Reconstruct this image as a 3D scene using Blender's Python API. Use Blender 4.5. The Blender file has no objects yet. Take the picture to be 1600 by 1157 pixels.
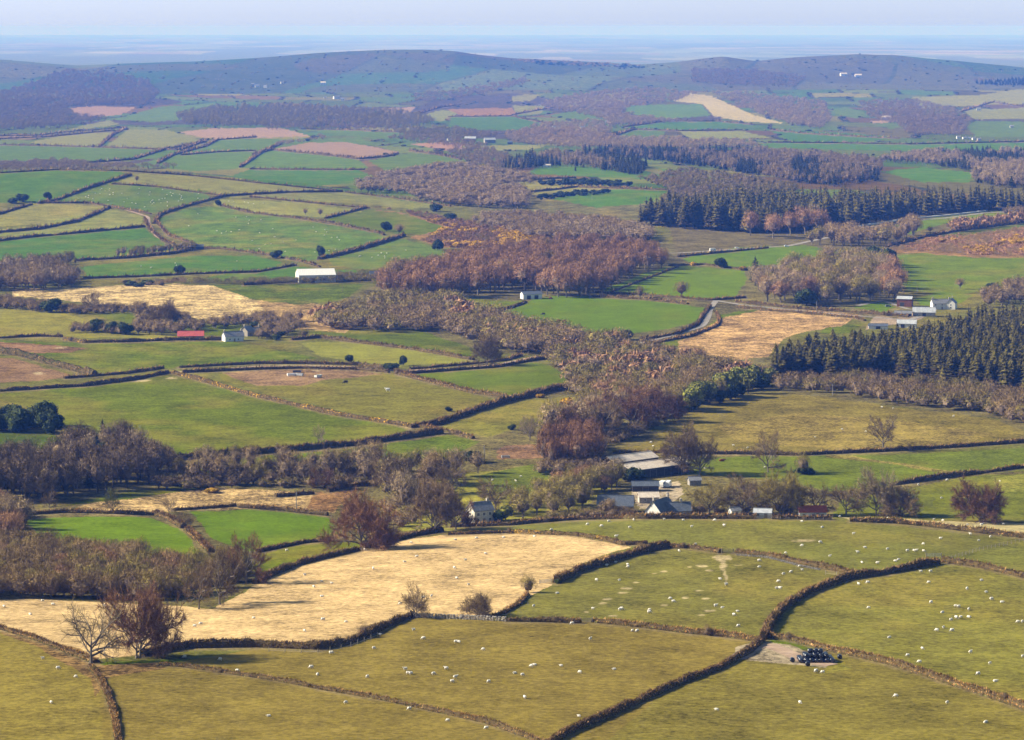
import bpy, math, random
import numpy as np
R=random.Random(7); NR=np.random.default_rng(11)
sc=bpy.context.scene; COL=sc.collection
# ------------------------------------------------------------------ measurements of the place
F=4400.0; YH=42.0; CZ=300.0            # focal length and eye-level row in photo pixels, eye height in metres
def lin(*c): return tuple(((v/255)/12.92 if v/255<=.04045 else ((v/255+.055)/1.055)**2.4) for v in c)
def vnoise(x,y,seed=0):
    xi=np.floor(x).astype(np.int64); yi=np.floor(y).astype(np.int64); fx=x-xi; fy=y-yi
    fx=fx*fx*(3-2*fx); fy=fy*fy*(3-2*fy)
    def h(a,b):
        n=(a*374761393+b*668265263+seed*69069+1013)&0xffffffff
        n=((n^(n>>13))*1274126177)&0xffffffff
        return ((n^(n>>16))&0xffff)/65535.0
    return (h(xi,yi)*(1-fx)+h(xi+1,yi)*fx)*(1-fy)+(h(xi,yi+1)*(1-fx)+h(xi+1,yi+1)*fx)*fy
# terrain: heights along sight lines, distance -> apparent row, at a few bearings
KX=[-900,0,200,400,600,800,1000,1200,1400,1600,2500]
KN=[(700,[1046]*11),
 (830,[932,934,940,936,930,925,925,925,925,925,925]),
 (930,[868,868,872,876,868,862,858,850,850,856,860]),
 (990,[846,846,846,858,846,833,808,806,812,822,828]),
 (1035,[832,832,832,838,838,832,812,812,817,826,832]),
 (1110,[800,800,800,805,808,800,796,799,801,803,805]),
 (1250,[728]*11),(1450,[645]*11),(1700,[570]*11),(1950,[512]*11),(2300,[440]*11),(2700,[385,385,385,385,385,383,383,385,388,388,388]),
 (3100,[328,328,328,333,340,340,338,340,345,345,345]),
 (3500,[268,268,267,284,300,302,298,298,298,295,290]),
 (3800,[272,272,271,284,289,284,282,280,280,278,276]),
 (4300,[262,262,262,266,264,262,262,262,262,262,262]),
 (5200,[236]*11),(6500,[205]*11),(8000,[176]*11),(9500,[148]*11),(11000,[124,124,122,120,118,120,124,120,120,128,130])]
CRX=[-900,0,60,120,200,300,400,500,610,660,710,760,800,900,1000,1060,1130,1180,1240,1340,1400,1500,1600,2500]
CRY=[100,94,99,104,100,97,92,84,79,78.5,80,87,91,96,101,97,88,95,89,84,87,97,107,110]
xs=np.arange(-1100,2701,4.0); NC=len(xs)
k=[];
def zrow(Y,ys): return CZ-(np.asarray(ys)-YH)/F*Y
nodes=[];vals=[]
for Y,z in ((1.0,CZ-2.4),(60,CZ-23),(250,CZ-76),(450,CZ-124),(580,CZ-152)): nodes.append(Y); vals.append(np.full(NC,z))
for Y,ys in KN:
    nodes.append(Y); vals.append(zrow(Y,np.interp(xs,KX,ys)))
nodes.append(12500); vals.append(zrow(12500,np.interp(xs,CRX,CRY)))
for Y,z in ((14500,CZ-235),(20000,CZ-255),(40000,CZ-262),(60000,CZ-268),(95000,CZ-275)): nodes.append(Y); vals.append(np.full(NC,z))
L=np.log(np.array(nodes)); V=np.array(vals)
ker=np.exp(-np.linspace(-2,2,21)**2); ker/=ker.sum()
for i in range(len(V)):
    p=np.pad(V[i],10,mode='edge'); kk=ker
    if nodes[i]==12500: kk=np.zeros(21); kk[8:13]=[.1,.2,.4,.2,.1]
    V[i]=np.convolve(p,kk,mode='valid')
hK=np.diff(L)[:,None]; dl=np.diff(V,axis=0)/hK
D=np.zeros_like(V); a,b=dl[:-1],dl[1:]; h0,h1=hK[:-1],hK[1:]
with np.errstate(all='ignore'):
    hm=(3*(h0+h1))/((2*h1+h0)/a+(h1+2*h0)/b)
D[1:-1]=np.where(a*b>0,hm,0); D[0]=dl[0]; D[-1]=dl[-1]
NRW=4200; LY=np.linspace(0,math.log(94000),NRW); TY=np.exp(LY)
ii=np.clip(np.searchsorted(L,LY,side='right')-1,0,len(L)-2)
t=((LY-L[ii])/(L[ii+1]-L[ii]))[:,None]; hh=(L[ii+1]-L[ii])[:,None]
ZT=(2*t**3-3*t**2+1)*V[ii]+(t**3-2*t**2+t)*hh*D[ii]+(-2*t**3+3*t**2)*V[ii+1]+(t**3-t**2)*hh*D[ii+1]
WX=(xs[None,:]-800)/F*TY[:,None]; WY=np.repeat(TY[:,None],NC,1)
amp=np.clip((WY-500)/500,0,1)
ZT+=amp*((vnoise(WX/170,WY/240,1)-.5)*2.6+(vnoise(WX/60,WY/80,2)-.5)*.9)
ZT+=np.clip((WY-4500)/3000,0,1)*np.clip((30000-WY)/10000,0,1)*((vnoise(WX/700,WY/1100,3)-.5)*22+(vnoise(WX/240,WY/400,4)-.5)*7)*np.where(WY>11500,.35,1)
YA=YH+F*(CZ-ZT)/WY
RM=np.minimum.accumulate(YA,axis=0)
def ztab(x,Y):
    c=np.clip((np.asarray(x,float)-xs[0])/4,0,NC-1.001); r=np.clip(np.log(np.maximum(Y,1.01))/(LY[1]),0,NRW-1.001)
    ci=c.astype(int); ri=r.astype(int); fc=c-ci; fr=r-ri
    return (ZT[ri,ci]*(1-fc)+ZT[ri,ci+1]*fc)*(1-fr)+(ZT[ri+1,ci]*(1-fc)+ZT[ri+1,ci+1]*fc)*fr
def zt(X,Y): return ztab(800+F*np.asarray(X,float)/np.asarray(Y,float),Y)
def P(x,y):
    c=min(max((x-xs[0])/4,0),NC-1.001); ci=int(c); f=c-ci
    rm=RM[:,ci]*(1-f)+RM[:,ci+1]*f
    n=int(np.searchsorted(-rm,-y)); n=min(max(n,1),NRW-1)
    a,b=rm[n-1],rm[n]; q=(a-y)/(a-b) if a>b else 0
    q=min(max(q,0),1); Y=math.exp(LY[n-1]+q*(LY[1])); X=(x-800)/F*Y
    return X,Y,float(zt(X,Y))
# ------------------------------------------------------------------ helpers
class Geo:
    def __init__(s): s.v=[];s.f=[];s.n=0
    def add(s,V,Fc,m=0):
        V=np.asarray(V,np.float32).reshape(-1,3); Fc=np.asarray(Fc,np.int64)
        s.v.append(V); s.f.append((Fc+s.n,m)); s.n+=len(V)
    def arrays(s): return np.concatenate(s.v),s.f
def mesh(name,g,mats,smooth=False):
    V=np.concatenate(g.v) if g.v else np.zeros((0,3),np.float32)
    me=bpy.data.meshes.new(name); me.vertices.add(len(V)); me.vertices.foreach_set('co',V.ravel().astype(np.float32))
    nl=sum(f.size for f,_ in g.f); nf=sum(len(f) for f,_ in g.f)
    me.loops.add(nl); me.polygons.add(nf)
    if nf:
        me.loops.foreach_set('vertex_index',np.concatenate([f.ravel() for f,_ in g.f]).astype(np.int32))
        tot=np.concatenate([np.full(len(f),f.shape[1]) for f,_ in g.f]).astype(np.int32)
        st=np.zeros(nf,np.int32); st[1:]=np.cumsum(tot)[:-1]
        me.polygons.foreach_set('loop_start',st)
        me.polygons.foreach_set('material_index',np.concatenate([np.full(len(f),m) for f,m in g.f]).astype(np.int32))
        me.polygons.foreach_set('use_smooth',np.full(nf,bool(smooth)))
    me.update(calc_edges=True)
    for m in mats: me.materials.append(m)
    return me
def tag(o,label=None,cat=None,group=None,kind=None):
    if label: o['label']=label
    if cat: o['category']=cat
    if group: o['group']=group
    if kind: o['kind']=kind
    return o
def link(name,data,parent=None,loc=None):
    o=bpy.data.objects.new(name,data); COL.objects.link(o)
    if parent: o.parent=parent
    if loc is not None: o.location=loc
    return o
def nd(nt,t,**kw):
    n=nt.nodes.new(t)
    for k,v in kw.items():
        if k.startswith('i_'): n.inputs[k[2:].replace('_',' ')].default_value=v
        else: setattr(n,k,v)
    return n
def base_mat(name,rough=.9,spec=.15):
    m=bpy.data.materials.new(name); m.use_nodes=True; nt=m.node_tree; b=nt.nodes['Principled BSDF']
    b.inputs['Roughness'].default_value=rough; b.inputs['Specular IOR Level'].default_value=spec
    return m,nt,b
def c4(c): return (c[0],c[1],c[2],1)
def fol(name,cols,scale=.35,spec=.1,vary=.5):
    """foliage / twig material: every leaf or twig its own shade, clumps lighter and darker"""
    m,nt,b=base_mat(name,.9,spec)
    g=nd(nt,'ShaderNodeNewGeometry'); r=nd(nt,'ShaderNodeValToRGB'); oi=nd(nt,'ShaderNodeObjectInfo')
    el=r.color_ramp.elements
    while len(el)<len(cols): el.new(.5)
    cols=[(c[0]*1.02,c[1]*.95,c[2]*.66) for c in cols]
    for i,c in enumerate(cols): el[i].position=i/(len(cols)-1); el[i].color=c4(c)
    tc=nd(nt,'ShaderNodeNewGeometry'); n=nd(nt,'ShaderNodeTexNoise',i_Scale=scale,i_Detail=3.0)
    nt.links.new(tc.outputs['Position'],n.inputs['Vector'])
    nt.links.new(g.outputs['Random Per Island'],r.inputs['Fac'])
    mr=nd(nt,'ShaderNodeMapRange'); mr.inputs['From Min'].default_value=.3; mr.inputs['From Max'].default_value=.7
    mr.inputs['To Min'].default_value=1-vary; mr.inputs['To Max'].default_value=1+vary*.8
    nt.links.new(n.outputs['Fac'],mr.inputs['Value'])
    mo=nd(nt,'ShaderNodeMapRange'); mo.inputs['To Min'].default_value=.75; mo.inputs['To Max'].default_value=1.3
    nt.links.new(oi.outputs['Random'],mo.inputs['Value'])
    mu=nd(nt,'ShaderNodeMath',operation='MULTIPLY'); nt.links.new(mr.outputs[0],mu.inputs[0]); nt.links.new(mo.outputs[0],mu.inputs[1])
    vm=nd(nt,'ShaderNodeVectorMath',operation='SCALE'); nt.links.new(r.outputs[0],vm.inputs[0]); nt.links.new(mu.outputs[0],vm.inputs['Scale'])
    nt.links.new(vm.outputs[0],b.inputs['Base Color'])
    return m
def surf(name,c1,c2,scale=2,rough=.8,spec=.3,stretch=(1,1,1),metal=0):
    m,nt,b=base_mat(name,rough,spec); b.inputs['Metallic'].default_value=metal
    tc=nd(nt,'ShaderNodeTexCoord'); mp=nd(nt,'ShaderNodeMapping'); mp.inputs['Scale'].default_value=stretch
    n=nd(nt,'ShaderNodeTexNoise',i_Scale=scale,i_Detail=5.0,i_Roughness=.65)
    r=nd(nt,'ShaderNodeValToRGB'); r.color_ramp.elements[0].position=.35; r.color_ramp.elements[1].position=.65
    r.color_ramp.elements[0].color=c4(c1); r.color_ramp.elements[1].color=c4(c2)
    nt.links.new(tc.outputs['Object'],mp.inputs[0]); nt.links.new(mp.outputs[0],n.inputs['Vector'])
    nt.links.new(n.outputs['Fac'],r.inputs['Fac']); nt.links.new(r.outputs[0],b.inputs['Base Color'])
    return m
M={}
M['beech']=fol('twigs_red_brown',[(.18,.10,.07),(.27,.16,.115),(.35,.215,.155)])
M['oak']=fol('twigs_grey_brown',[(.13,.092,.055),(.23,.165,.10),(.31,.23,.145)])
M['olive']=fol('twigs_olive',[(.09,.075,.026),(.19,.155,.055),(.27,.225,.085)])
M['ash']=fol('twigs_pale',[(.14,.11,.08),(.25,.2,.15),(.34,.29,.22)])
M['willow']=fol('scrub_twigs',[(.14,.097,.058),(.195,.14,.085),(.25,.185,.11)])
M['purple']=fol('twigs_purple_brown',[(.14,.105,.08),(.235,.18,.135),(.31,.24,.18)])
M['beechd']=fol('twigs_dark_red_brown',[(.09,.048,.034),(.175,.095,.065),(.25,.145,.10)])
M['oakd']=fol('twigs_dark_brown',[(.075,.054,.036),(.15,.108,.072),(.23,.17,.115)])
M['inner']=surf('crown_light_block',(.11,.08,.055),(.18,.132,.09),.8,1,0)  # for the core blobs added inside crowns to block light
M['shaded_bare']=fol('shade_dark_twigs',[(.06,.044,.034),(.11,.08,.06),(.16,.12,.09)])  # shade of the lower-left wood put into the twig colour
M['pine']=fol('conifer_needles',[(.034,.032,.008),(.075,.067,.014),(.125,.108,.028)],vary=.45)
M['pinebrown']=fol('conifer_lower_twigs',[(.035,.027,.015),(.065,.048,.024)])
M['spruce']=fol('dark_conifer_needles',[(.012,.016,.005),(.026,.028,.008),(.045,.044,.012)],vary=.3)
M['larch']=fol('larch_needles',[(.05,.065,.028),(.085,.105,.045),(.12,.135,.06)])
M['holly']=fol('evergreen_leaves',[(.012,.022,.01),(.03,.045,.016),(.055,.07,.025)])
M['ivy']=fol('yellow_green_leaves',[(.05,.06,.016),(.12,.135,.032),(.22,.215,.06)])
M['gorse']=fol('gorse_flower',[(.12,.08,.015),(.34,.20,.02),(.56,.35,.03)],scale=.9)
M['gorsegreen']=fol('gorse_spines',[(.03,.035,.012),(.07,.07,.02),(.12,.09,.03)],scale=.9)
M['hedge']=fol('hedge_twigs',[(.075,.042,.024),(.17,.10,.052),(.29,.185,.10)],scale=.25,vary=.55)
M['hedgedark']=fol('dark_hedge_twigs',[(.06,.04,.022),(.14,.093,.05),(.24,.165,.09)],scale=.25,vary=.5)
M['bracken']=fol('dead_bracken',[(.14,.075,.03),(.27,.15,.065),(.38,.24,.12)],scale=.3,vary=.5)
M['hedgegreen']=fol('hedge_grass',[(.05,.06,.02),(.1,.11,.035),(.17,.16,.06)],scale=.3)
M['core']=surf('hedge_bank_earth',(.05,.035,.014),(.10,.07,.028),.6,1,.05)
M['trunk']=surf('bark',(.09,.072,.052),(.20,.165,.125),3,.95,.1,(1,1,.2))
M['trunkdark']=surf('dark_bark',(.04,.033,.026),(.10,.085,.065),3,.95,.1,(1,1,.2))
M['wool']=surf('wool',(.50,.46,.38),(.72,.68,.60),5,1,.05)
M['face']=surf('sheep_face',(.35,.31,.26),(.55,.5,.44),5,1,.05)
M['cowred']=surf('red_cattle_hide',(.11,.035,.015),(.2,.07,.03),2,.8,.2)
M['cowblack']=surf('black_cattle_hide',(.012,.01,.01),(.03,.025,.022),2,.7,.3)
M['ponywhite']=surf('white_hide',(.6,.57,.52),(.75,.72,.68),2,.8,.2)
M['slate']=surf('slate_roof',(.12,.12,.125),(.23,.23,.235),1.3,.55,.4)
M['slatedark']=surf('dark_slate_roof',(.05,.06,.075),(.10,.115,.14),1.3,.55,.4)
M['sheet']=surf('asbestos_sheet_roof',(.46,.38,.30),(.62,.53,.43),.7,.8,.2)
M['sheetgrey']=surf('grey_sheet_roof',(.25,.26,.27),(.4,.41,.42),.7,.6,.3)
M['redroof']=surf('red_roof',(.33,.06,.05),(.50,.11,.09),1,.7,.25)
M['rust']=surf('rusty_roof',(.25,.06,.025),(.42,.11,.05),1.5,.9,.15)
M['whitewall']=surf('whitewashed_wall',(.50,.48,.44),(.68,.66,.62),1.5,.9,.15)
M['cream']=surf('cream_stone_wall',(.44,.39,.31),(.66,.6,.5),2.2,.95,.1)
M['stone']=surf('stone_wall',(.26,.22,.17),(.46,.41,.34),2.2,.95,.1)
M['greystone']=surf('grey_stone',(.15,.135,.115),(.30,.275,.24),2.2,.95,.1)
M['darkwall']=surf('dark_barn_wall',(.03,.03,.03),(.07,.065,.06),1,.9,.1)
M['brownwall']=surf('rust_brown_cladding',(.12,.05,.03),(.2,.085,.05),1,.9,.1)
M['glass']=surf('window_glass',(.02,.025,.03),(.05,.06,.07),1,.15,.5)
M['wood']=surf('weathered_wood',(.16,.13,.10),(.32,.28,.22),4,.9,.1)
M['metal']=surf('galvanised_metal',(.35,.36,.37),(.55,.56,.57),3,.45,.5,metal=.6)
M['plastic']=surf('black_silage_wrap',(.008,.009,.014),(.02,.022,.035),1.2,.22,.6)
M['vanwhite']=surf('white_paint',(.7,.7,.7),(.8,.8,.8),1,.3,.5)
M['tyre']=surf('rubber',(.015,.015,.015),(.03,.03,.03),3,.9,.2)
M['road']=surf('lane_surface',(.17,.15,.125),(.27,.24,.2),.25,.95,.1)
M['track']=surf('farm_track_soil',(.22,.15,.10),(.36,.26,.18),.2,.95,.1)
# ------------------------------------------------------------------ hedges: kind, height m, width m, words, line in photo pixels
H_=[
('dark',2.3,2.6,'long dark hedge along the near edge of the straw field',[(222,1026),(290,1013),(400,1011),(500,1015),(545,1006),(590,986),(622,972),(646,963)]),
('mix',1.6,2.2,'low brown hedge right of the stone wall below the straw field',[(792,971),(850,972),(908,974)]),
('mix',1.7,2.4,'brown hedge bank between the two foreground sheep fields',[(926,972),(1000,980),(1080,990),(1140,996),(1185,1003)]),
('big',1.9,2.5,'thick leafy hedge climbing from the bottom edge to the hedge junction',[(1190,1002),(1170,1020),(1120,1047),(1070,1065),(1020,1087),(960,1115),(880,1150),(800,1200)]),
('big',2.4,2.9,'tall curving hedge with a black shaded side around the large right-hand sheep field',[(1192,1000),(1204,975),(1225,950),(1262,928),(1320,906),(1390,896),(1465,881)]),
('mix',1.8,2.4,'brown hedge bank running to the right edge from the metal gate',[(1472,879),(1520,885),(1560,893),(1600,903),(1680,918)]),
('mix',1.7,2.4,'hedge bank with stones and posts on its near side',[(1150,864),(1200,869),(1250,881),(1300,891),(1345,900)]),
('mix',1.7,2.4,'short hedge left of the muddy gateway',[(1046,856),(1080,857),(1126,864)]),
('big',2.8,3.2,'thick dark hedge at the right-hand corner of the straw field',[(870,911),(900,895),(960,876),(1010,862),(1046,855)]),
('mix',1.0,1.8,'low scrubby bank below the field gate beside the round bush',[(772,964),(790,957),(812,944),(824,930)]),
('gorse',1.5,2.2,'gorse dotted hedge along the far edge of the straw field',[(700,836),(800,833),(900,837),(942,843),(975,852),(1012,850)]),
('mix',1.7,2.4,'long hedge on the crest in front of the farmhouse',[(704,824),(800,821),(850,816),(900,812.5),(1000,810.5),(1100,810.5),(1182,811)]),
('mix',1.5,2.2,'hedge on the crest in front of the little red-roofed shed',[(1206,811),(1250,811.5),(1300,812.5)]),
('mix',2.0,2.6,'brown hedge under the pale strip on the right-hand crest',[(1328,815),(1400,818),(1450,823),(1530,833),(1600,841),(1680,848)]),
('mix',1.8,2.4,'hedge running past the black bales towards the bottom right',[(1200,995),(1240,1001),(1290,1016),(1340,1026),(1400,1041),(1470,1064),(1540,1087),(1620,1115),(1720,1150)]),
('mix',1.0,1.6,'low bank crossing the foreground below the big reddish tree',[(250,1039),(290,1043),(340,1050),(400,1059),(440,1065),(500,1077),(600,1094),(760,1130),(900,1180)]),
('bracken',1.2,3.0,'rusty bracken bank sloping down at the far left foreground',[(-80,950),(0,982),(60,1000),(110,1020),(150,1036)]),
('bracken',1.0,2.0,'rusty bank dropping to the bottom edge beside the pale tree',[(142,1042),(158,1062),(170,1090),(180,1125),(190,1190)]),
('dark',1.8,2.4,'dark hedge along the upper left edge of the straw field',[(398,913),(420,901),(470,882),(535,866),(560,861)]),
('dark',1.6,2.2,'thin hedge between the bright green field and the narrow strip',[(402,864),(440,856),(475,849),(516,846)]),
('big',2.2,3.0,'shaded hedge right of the large red-brown tree',[(572,857),(610,848),(645,838),(690,831)]),
('mix',1.6,2.6,'brown hedge along the top of the bright green field at lower left',[(30,806),(100,801),(180,803),(240,805)]),
('bracken',2.0,3.5,'upper half of the rusty hedge between the two bright green fields',[(242,804),(265,812),(287,826)]),
('bracken',2.0,3.5,'lower half of the rusty hedge between the two bright green fields',[(292,829),(312,848),(330,864)]),
('dark',1.5,2.2,'dark hedge at the top left of the second bright green field',[(272,798),(320,795),(368,791)]),
('bracken',1.5,2.6,'rusty hedge at the top right of the second bright green field',[(374,793),(440,798),(512,806)]),
('dark',1.8,2.6,'dark hedge above the rusty bracken patch',[(512,769),(540,762),(585,757)]),
('dark',1.8,2.6,'short dark hedge left of the rusty bracken patch',[(430,777),(490,772)]),
('gorse',2.2,3.0,'gorse hedge with yellow flowers at the top left of the big pasture',[(-100,614),(0,612),(60,608),(130,604),(210,594),(262,583)]),
('mix',1.6,2.4,'brown bank just behind the gorse hedge of the big pasture',[(100,592),(200,584),(255,576)]),
('gorse',2.2,3.2,'long gorse hedge with yellow flowers slanting across the shelf of fields',[(268,583),(320,597),(400,620),(440,629),(520,648),(590,659),(640,667)]),
('dark',1.8,2.6,'far hedge of the lane above the brownish field',[(280,575),(400,569),(480,569),(560,571),(612,578)]),
('dark',1.8,2.6,'near hedge of the lane above the brownish field',[(285,583),(400,578),(470,576),(560,578),(608,583)]),
('dark',2.0,2.8,'dark near hedge of the lane right of the gate in the middle fields',[(622,586),(700,580),(780,574),(820,566),(860,560)]),
('mix',1.6,2.4,'far hedge of the lane right of the gate in the middle fields',[(640,578),(720,571),(790,564),(815,556)]),
('mix',2.2,3.0,'sunlit brown hedge dropping from the lane between two middle fields',[(618,584),(680,600),(740,615),(792,622)]),
('big',3.0,4.0,'thick dark hedge climbing right at the lower edge of the brownish field',[(640,669),(680,665),(712,654),(750,641),(790,629),(830,620),(860,612),(893,606)]),
('bracken',1.6,2.6,'rusty hedge left of the cattle pen',[(655,668),(700,675),(740,686)]),
('big',3.0,4.0,'thick dark hedge along the bottom of the big pasture',[(250,722),(330,714),(400,709),(500,701),(560,695),(620,687),(690,677)]),
('dark',2.0,2.8,'dark hedge below the grey farmhouse',[(455,532),(500,528),(560,536),(640,546),(700,556),(740,563)]),
('dark',1.8,2.6,'dark hedge at the far left edge above the green field',[(-80,530),(0,529),(60,526),(98,527)]),
('gorse',2.4,3.2,'gorse hedge in front of the red-roofed building',[(100,531),(130,536),(200,535),(270,532),(346,532)]),
('holly',4.0,5.0,'dark evergreen hedge slanting down at far left',[(-20,548),(0,551),(40,558),(90,572),(148,588)]),
('gorse',2.0,3.0,'gorse topped hedge left of the white and blue shed',[(762,490),(800,481),(822,473)]),
('mix',1.8,2.8,'near hedge of the double hedge below the upper bright green field',[(925,464),(1000,468),(1075,476)]),
('mix',1.8,2.8,'far hedge of the double hedge below the upper bright green field',[(930,458),(1010,462),(1110,470),(1165,466)]),
('dark',2.0,2.6,'left hedge of the winding lane by the bright green field',[(1000,533),(1060,522),(1090,508),(1098,493),(1110,480)]),
('mix',1.6,2.4,'right hedge of the winding lane by the bright green field',[(1000,541),(1080,526),(1120,510),(1124,500),(1119,490)]),
('fence',.9,.8,'thin fence line between the upper bright green field and its strip',[(955,457),(1000,440),(1060,417)]),
('gorse',1.8,2.6,'rusty hedge with gorse right of the beech wood',[(1045,416),(1100,414),(1168,423)]),
('dark',1.8,2.6,'dark hedge at the top of the field right of the beech wood',[(1058,402),(1130,395),(1200,388)]),
('mix',2.2,3.0,'far brown bank of the road above the tan moor',[(1150,473),(1250,483),(1350,490),(1420,496)]),
('mix',1.6,2.4,'near brown bank of the road above the tan moor',[(1150,481),(1230,488),(1330,497),(1352,502)]),
('dark',2.4,4.0,'dark hedge climbing to the right edge above the gorse bank',[(1385,387),(1440,372),(1500,361),(1600,348),(1700,336)]),
('wall',1.2,1.2,'pale wall beside the road under the conifer plantation',[(1340,355),(1420,343),(1480,338),(1540,331)]),
('dark',1.8,2.4,'long hedge across the pasture under the lone white-trunked tree',[(1060,710),(1150,710),(1250,712),(1290,710),(1380,706),(1500,699),(1600,692),(1700,686)]),
('dark',2.0,2.6,'hedge slanting up to the right edge behind the broad round tree',[(1392,759),(1440,752),(1500,744),(1600,731),(1700,720)]),
('mix',1.2,2.0,'low hedge behind the long barns',[(958,709),(1010,708),(1058,709)]),
('dark',1.8,2.6,'skyline hedge along the top of the left hill',[(-80,274),(0,271),(90,266),(200,268),(300,275),(400,286),(530,299)]),
('dark',2.6,3.6,'dark hedge below the bright field at the top of the left hill',[(60,319),(90,313),(140,294),(205,274)]),
('bracken',1.6,2.6,'rusty hedge above the flock on the left hill',[(175,288),(240,292),(300,300),(345,306)]),
('mix',2.0,3.0,'hedge of the upper lane on the left hill',[(60,318),(140,318),(175,324),(215,332),(236,335)]),
('dark',2.2,3.0,'short dark hedge at the far left end of the hill lane',[(-60,348),(0,335),(50,320)]),
('dark',2.6,3.6,'dark hedge between the two olive fields at far left',[(-60,375),(0,364),(60,359),(120,347),(172,325)]),
('dark',2.6,3.6,'dark hedge along the foot of the olive fields at far left',[(-60,385),(0,377),(50,371),(130,364),(226,355)]),
('dark',2.4,3.2,'dark hedge above the largest field of the left hill',[(240,350),(250,336),(290,323),(350,307),(400,304),(450,301),(535,300)]),
('mix',2.2,3.0,'brown hedge along the left edge of the largest field of the left hill',[(244,347),(262,368),(302,383)]),
('mix',2.0,3.0,'near hedge of the lane descending the left hill',[(226,343),(235,360),(255,377),(285,390)]),
('mix',2.2,3.4,'brown hedge along the top of the largest field of the left hill',[(345,322),(390,333),(460,341),(530,352),(590,364),(600,368)]),
('bracken',1.8,2.6,'rusty hedge between the olive fields of the left hill',[(390,308),(460,315),(520,321),(578,326)]),
('dark',2.6,3.8,'straight dark hedge left of the slender row of trees',[(118,408),(200,404),(270,397),(312,389)]),
('mix',1.8,2.8,'brown hedge along the bottom of the largest field of the left hill',[(305,388),(350,390),(400,396),(470,409),(500,418)]),
('dark',3.2,4.2,'straight dark hedge climbing the left hill above the white barn',[(498,406),(530,399),(560,391),(600,379),(632,369)]),
('dark',2.2,3.0,'short dark hedge near the upper end of the gorse ridge',[(508,342),(540,334),(572,325)]),
('dark',1.8,2.6,'thin hedge on the right shoulder of the left hill',[(540,301),(640,313),(704,323)]),
('dark',2.0,3.0,'dark hedge above the near valley strip of the left hill',[(130,436),(220,433),(300,429),(400,426),(462,415)]),
('dark',2.4,3.4,'dark hedge below the white barn',[(380,446),(460,441),(530,440),(580,439)]),
('dark',2.2,3.4,'dark hedge between the far fields at left',[(-50,214),(60,212),(110,206),(195,200)]),
('dark',2.4,3.6,'dark hedge below the yellow fields at far left',[(-50,220),(80,214),(150,207),(200,203)]),
('dark',2.6,3.8,'dark hedge between the two far yellow fields',[(155,230),(175,212),(198,201)]),
('dark',2.6,3.6,'dark hedge under the far yellow fields',[(-50,226),(100,229),(165,231),(280,235),(322,221)]),
('dark',2.8,3.8,'upper dark hedge of the far green fields at left',[(137,255),(207,250),(259,234),(322,222)]),
('dark',2.8,3.8,'lower dark hedge of the far green fields at left',[(246,256),(270,243),(322,229),(340,219),(400,215)]),
('mix',2.4,3.2,'brown far hedge left of the ploughed field',[(283,243),(340,238),(400,236)]),
('dark',2.8,3.8,'dark hedge along the foot of the ploughed field',[(395,242),(425,235),(500,242),(560,249),(600,246),(622,241)]),
('dark',2.8,3.6,'dark hedge above the ploughed field',[(375,262),(390,252),(410,238),(440,225)]),
('mix',2.6,3.4,'pale brown hedge across the far green fields behind the left hill',[(390,265),(480,266),(570,266)]),
('dark',2.8,3.6,'dark hedge right of the ploughed field',[(640,236),(690,243),(720,250)]),
('dark',2.6,3.4,'far hedge above the ploughed field',[(470,202),(560,204),(640,208),(700,211)]),
('dark',2.8,3.6,'far hedge below the orange heath',[(700,183),(800,182),(864,196)]),
('dark',2.8,3.6,'far hedge climbing beside the orange heath',[(630,190),(655,178),(690,168),(720,164)]),
('dark',2.8,3.6,'far hedge above the double wood',[(800,180),(868,168),(930,169),(952,180)]),
('dark',2.8,3.6,'far hedge below the pale straw-coloured field',[(975,199),(1040,190),(1120,190),(1175,195)]),
('dark',2.8,3.6,'far hedge over the dark wood at right of centre',[(945,218),(990,203),(1060,205),(1160,204)]),
('dark',2.8,3.6,'far hedge under the bright fields at right',[(1200,223),(1300,224),(1420,226),(1600,222)]),
('dark',2.8,3.6,'far hedge across the bright fields at right',[(1205,204),(1270,210),(1340,214),(1405,217)]),
('dark',2.8,3.6,'far hedge climbing to the right edge',[(1500,176),(1550,160),(1600,168)]),
('dark',2.6,3.4,'hedge on the upper edge of the parkland field',[(700,301),(780,286),(860,280),(900,279)]),
('mix',2.6,3.4,'hedge with gorse through the parkland fields',[(760,307),(860,298),(900,293),(1000,296),(1110,300)]),
]
WALLS=[('dry stone wall below the straw field between two small trees',1.3,[(648,965),(700,967),(750,969),(790,971)])]
def inter(line,step):
    """a pixel line laid out on the land at an even spacing in metres"""
    pts=[]
    a=np.array(line,float)
    # smooth the corners in the picture plane, then drop to the ground
    t=np.concatenate([[0],np.cumsum(np.hypot(*np.diff(a,axis=0).T))]); n=max(int(t[-1]/2.5),2)
    tt=np.linspace(0,t[-1],n); px=np.interp(tt,t,a[:,0]); py=np.interp(tt,t,a[:,1])
    if n>8:
        for _ in range(2):
            px[1:-1]=(px[:-2]+2*px[1:-1]+px[2:])/4; py[1:-1]=(py[:-2]+2*py[1:-1]+py[2:])/4
    w=np.array([P(u,v)[:2] for u,v in zip(px,py)])
    d=np.concatenate([[0],np.cumsum(np.hypot(*np.diff(w,axis=0).T))]); m=max(int(d[-1]/step),2)
    dd=np.linspace(0,d[-1],m+1); return np.stack([np.interp(dd,d,w[:,0]),np.interp(dd,d,w[:,1])],1),d[-1]
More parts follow.
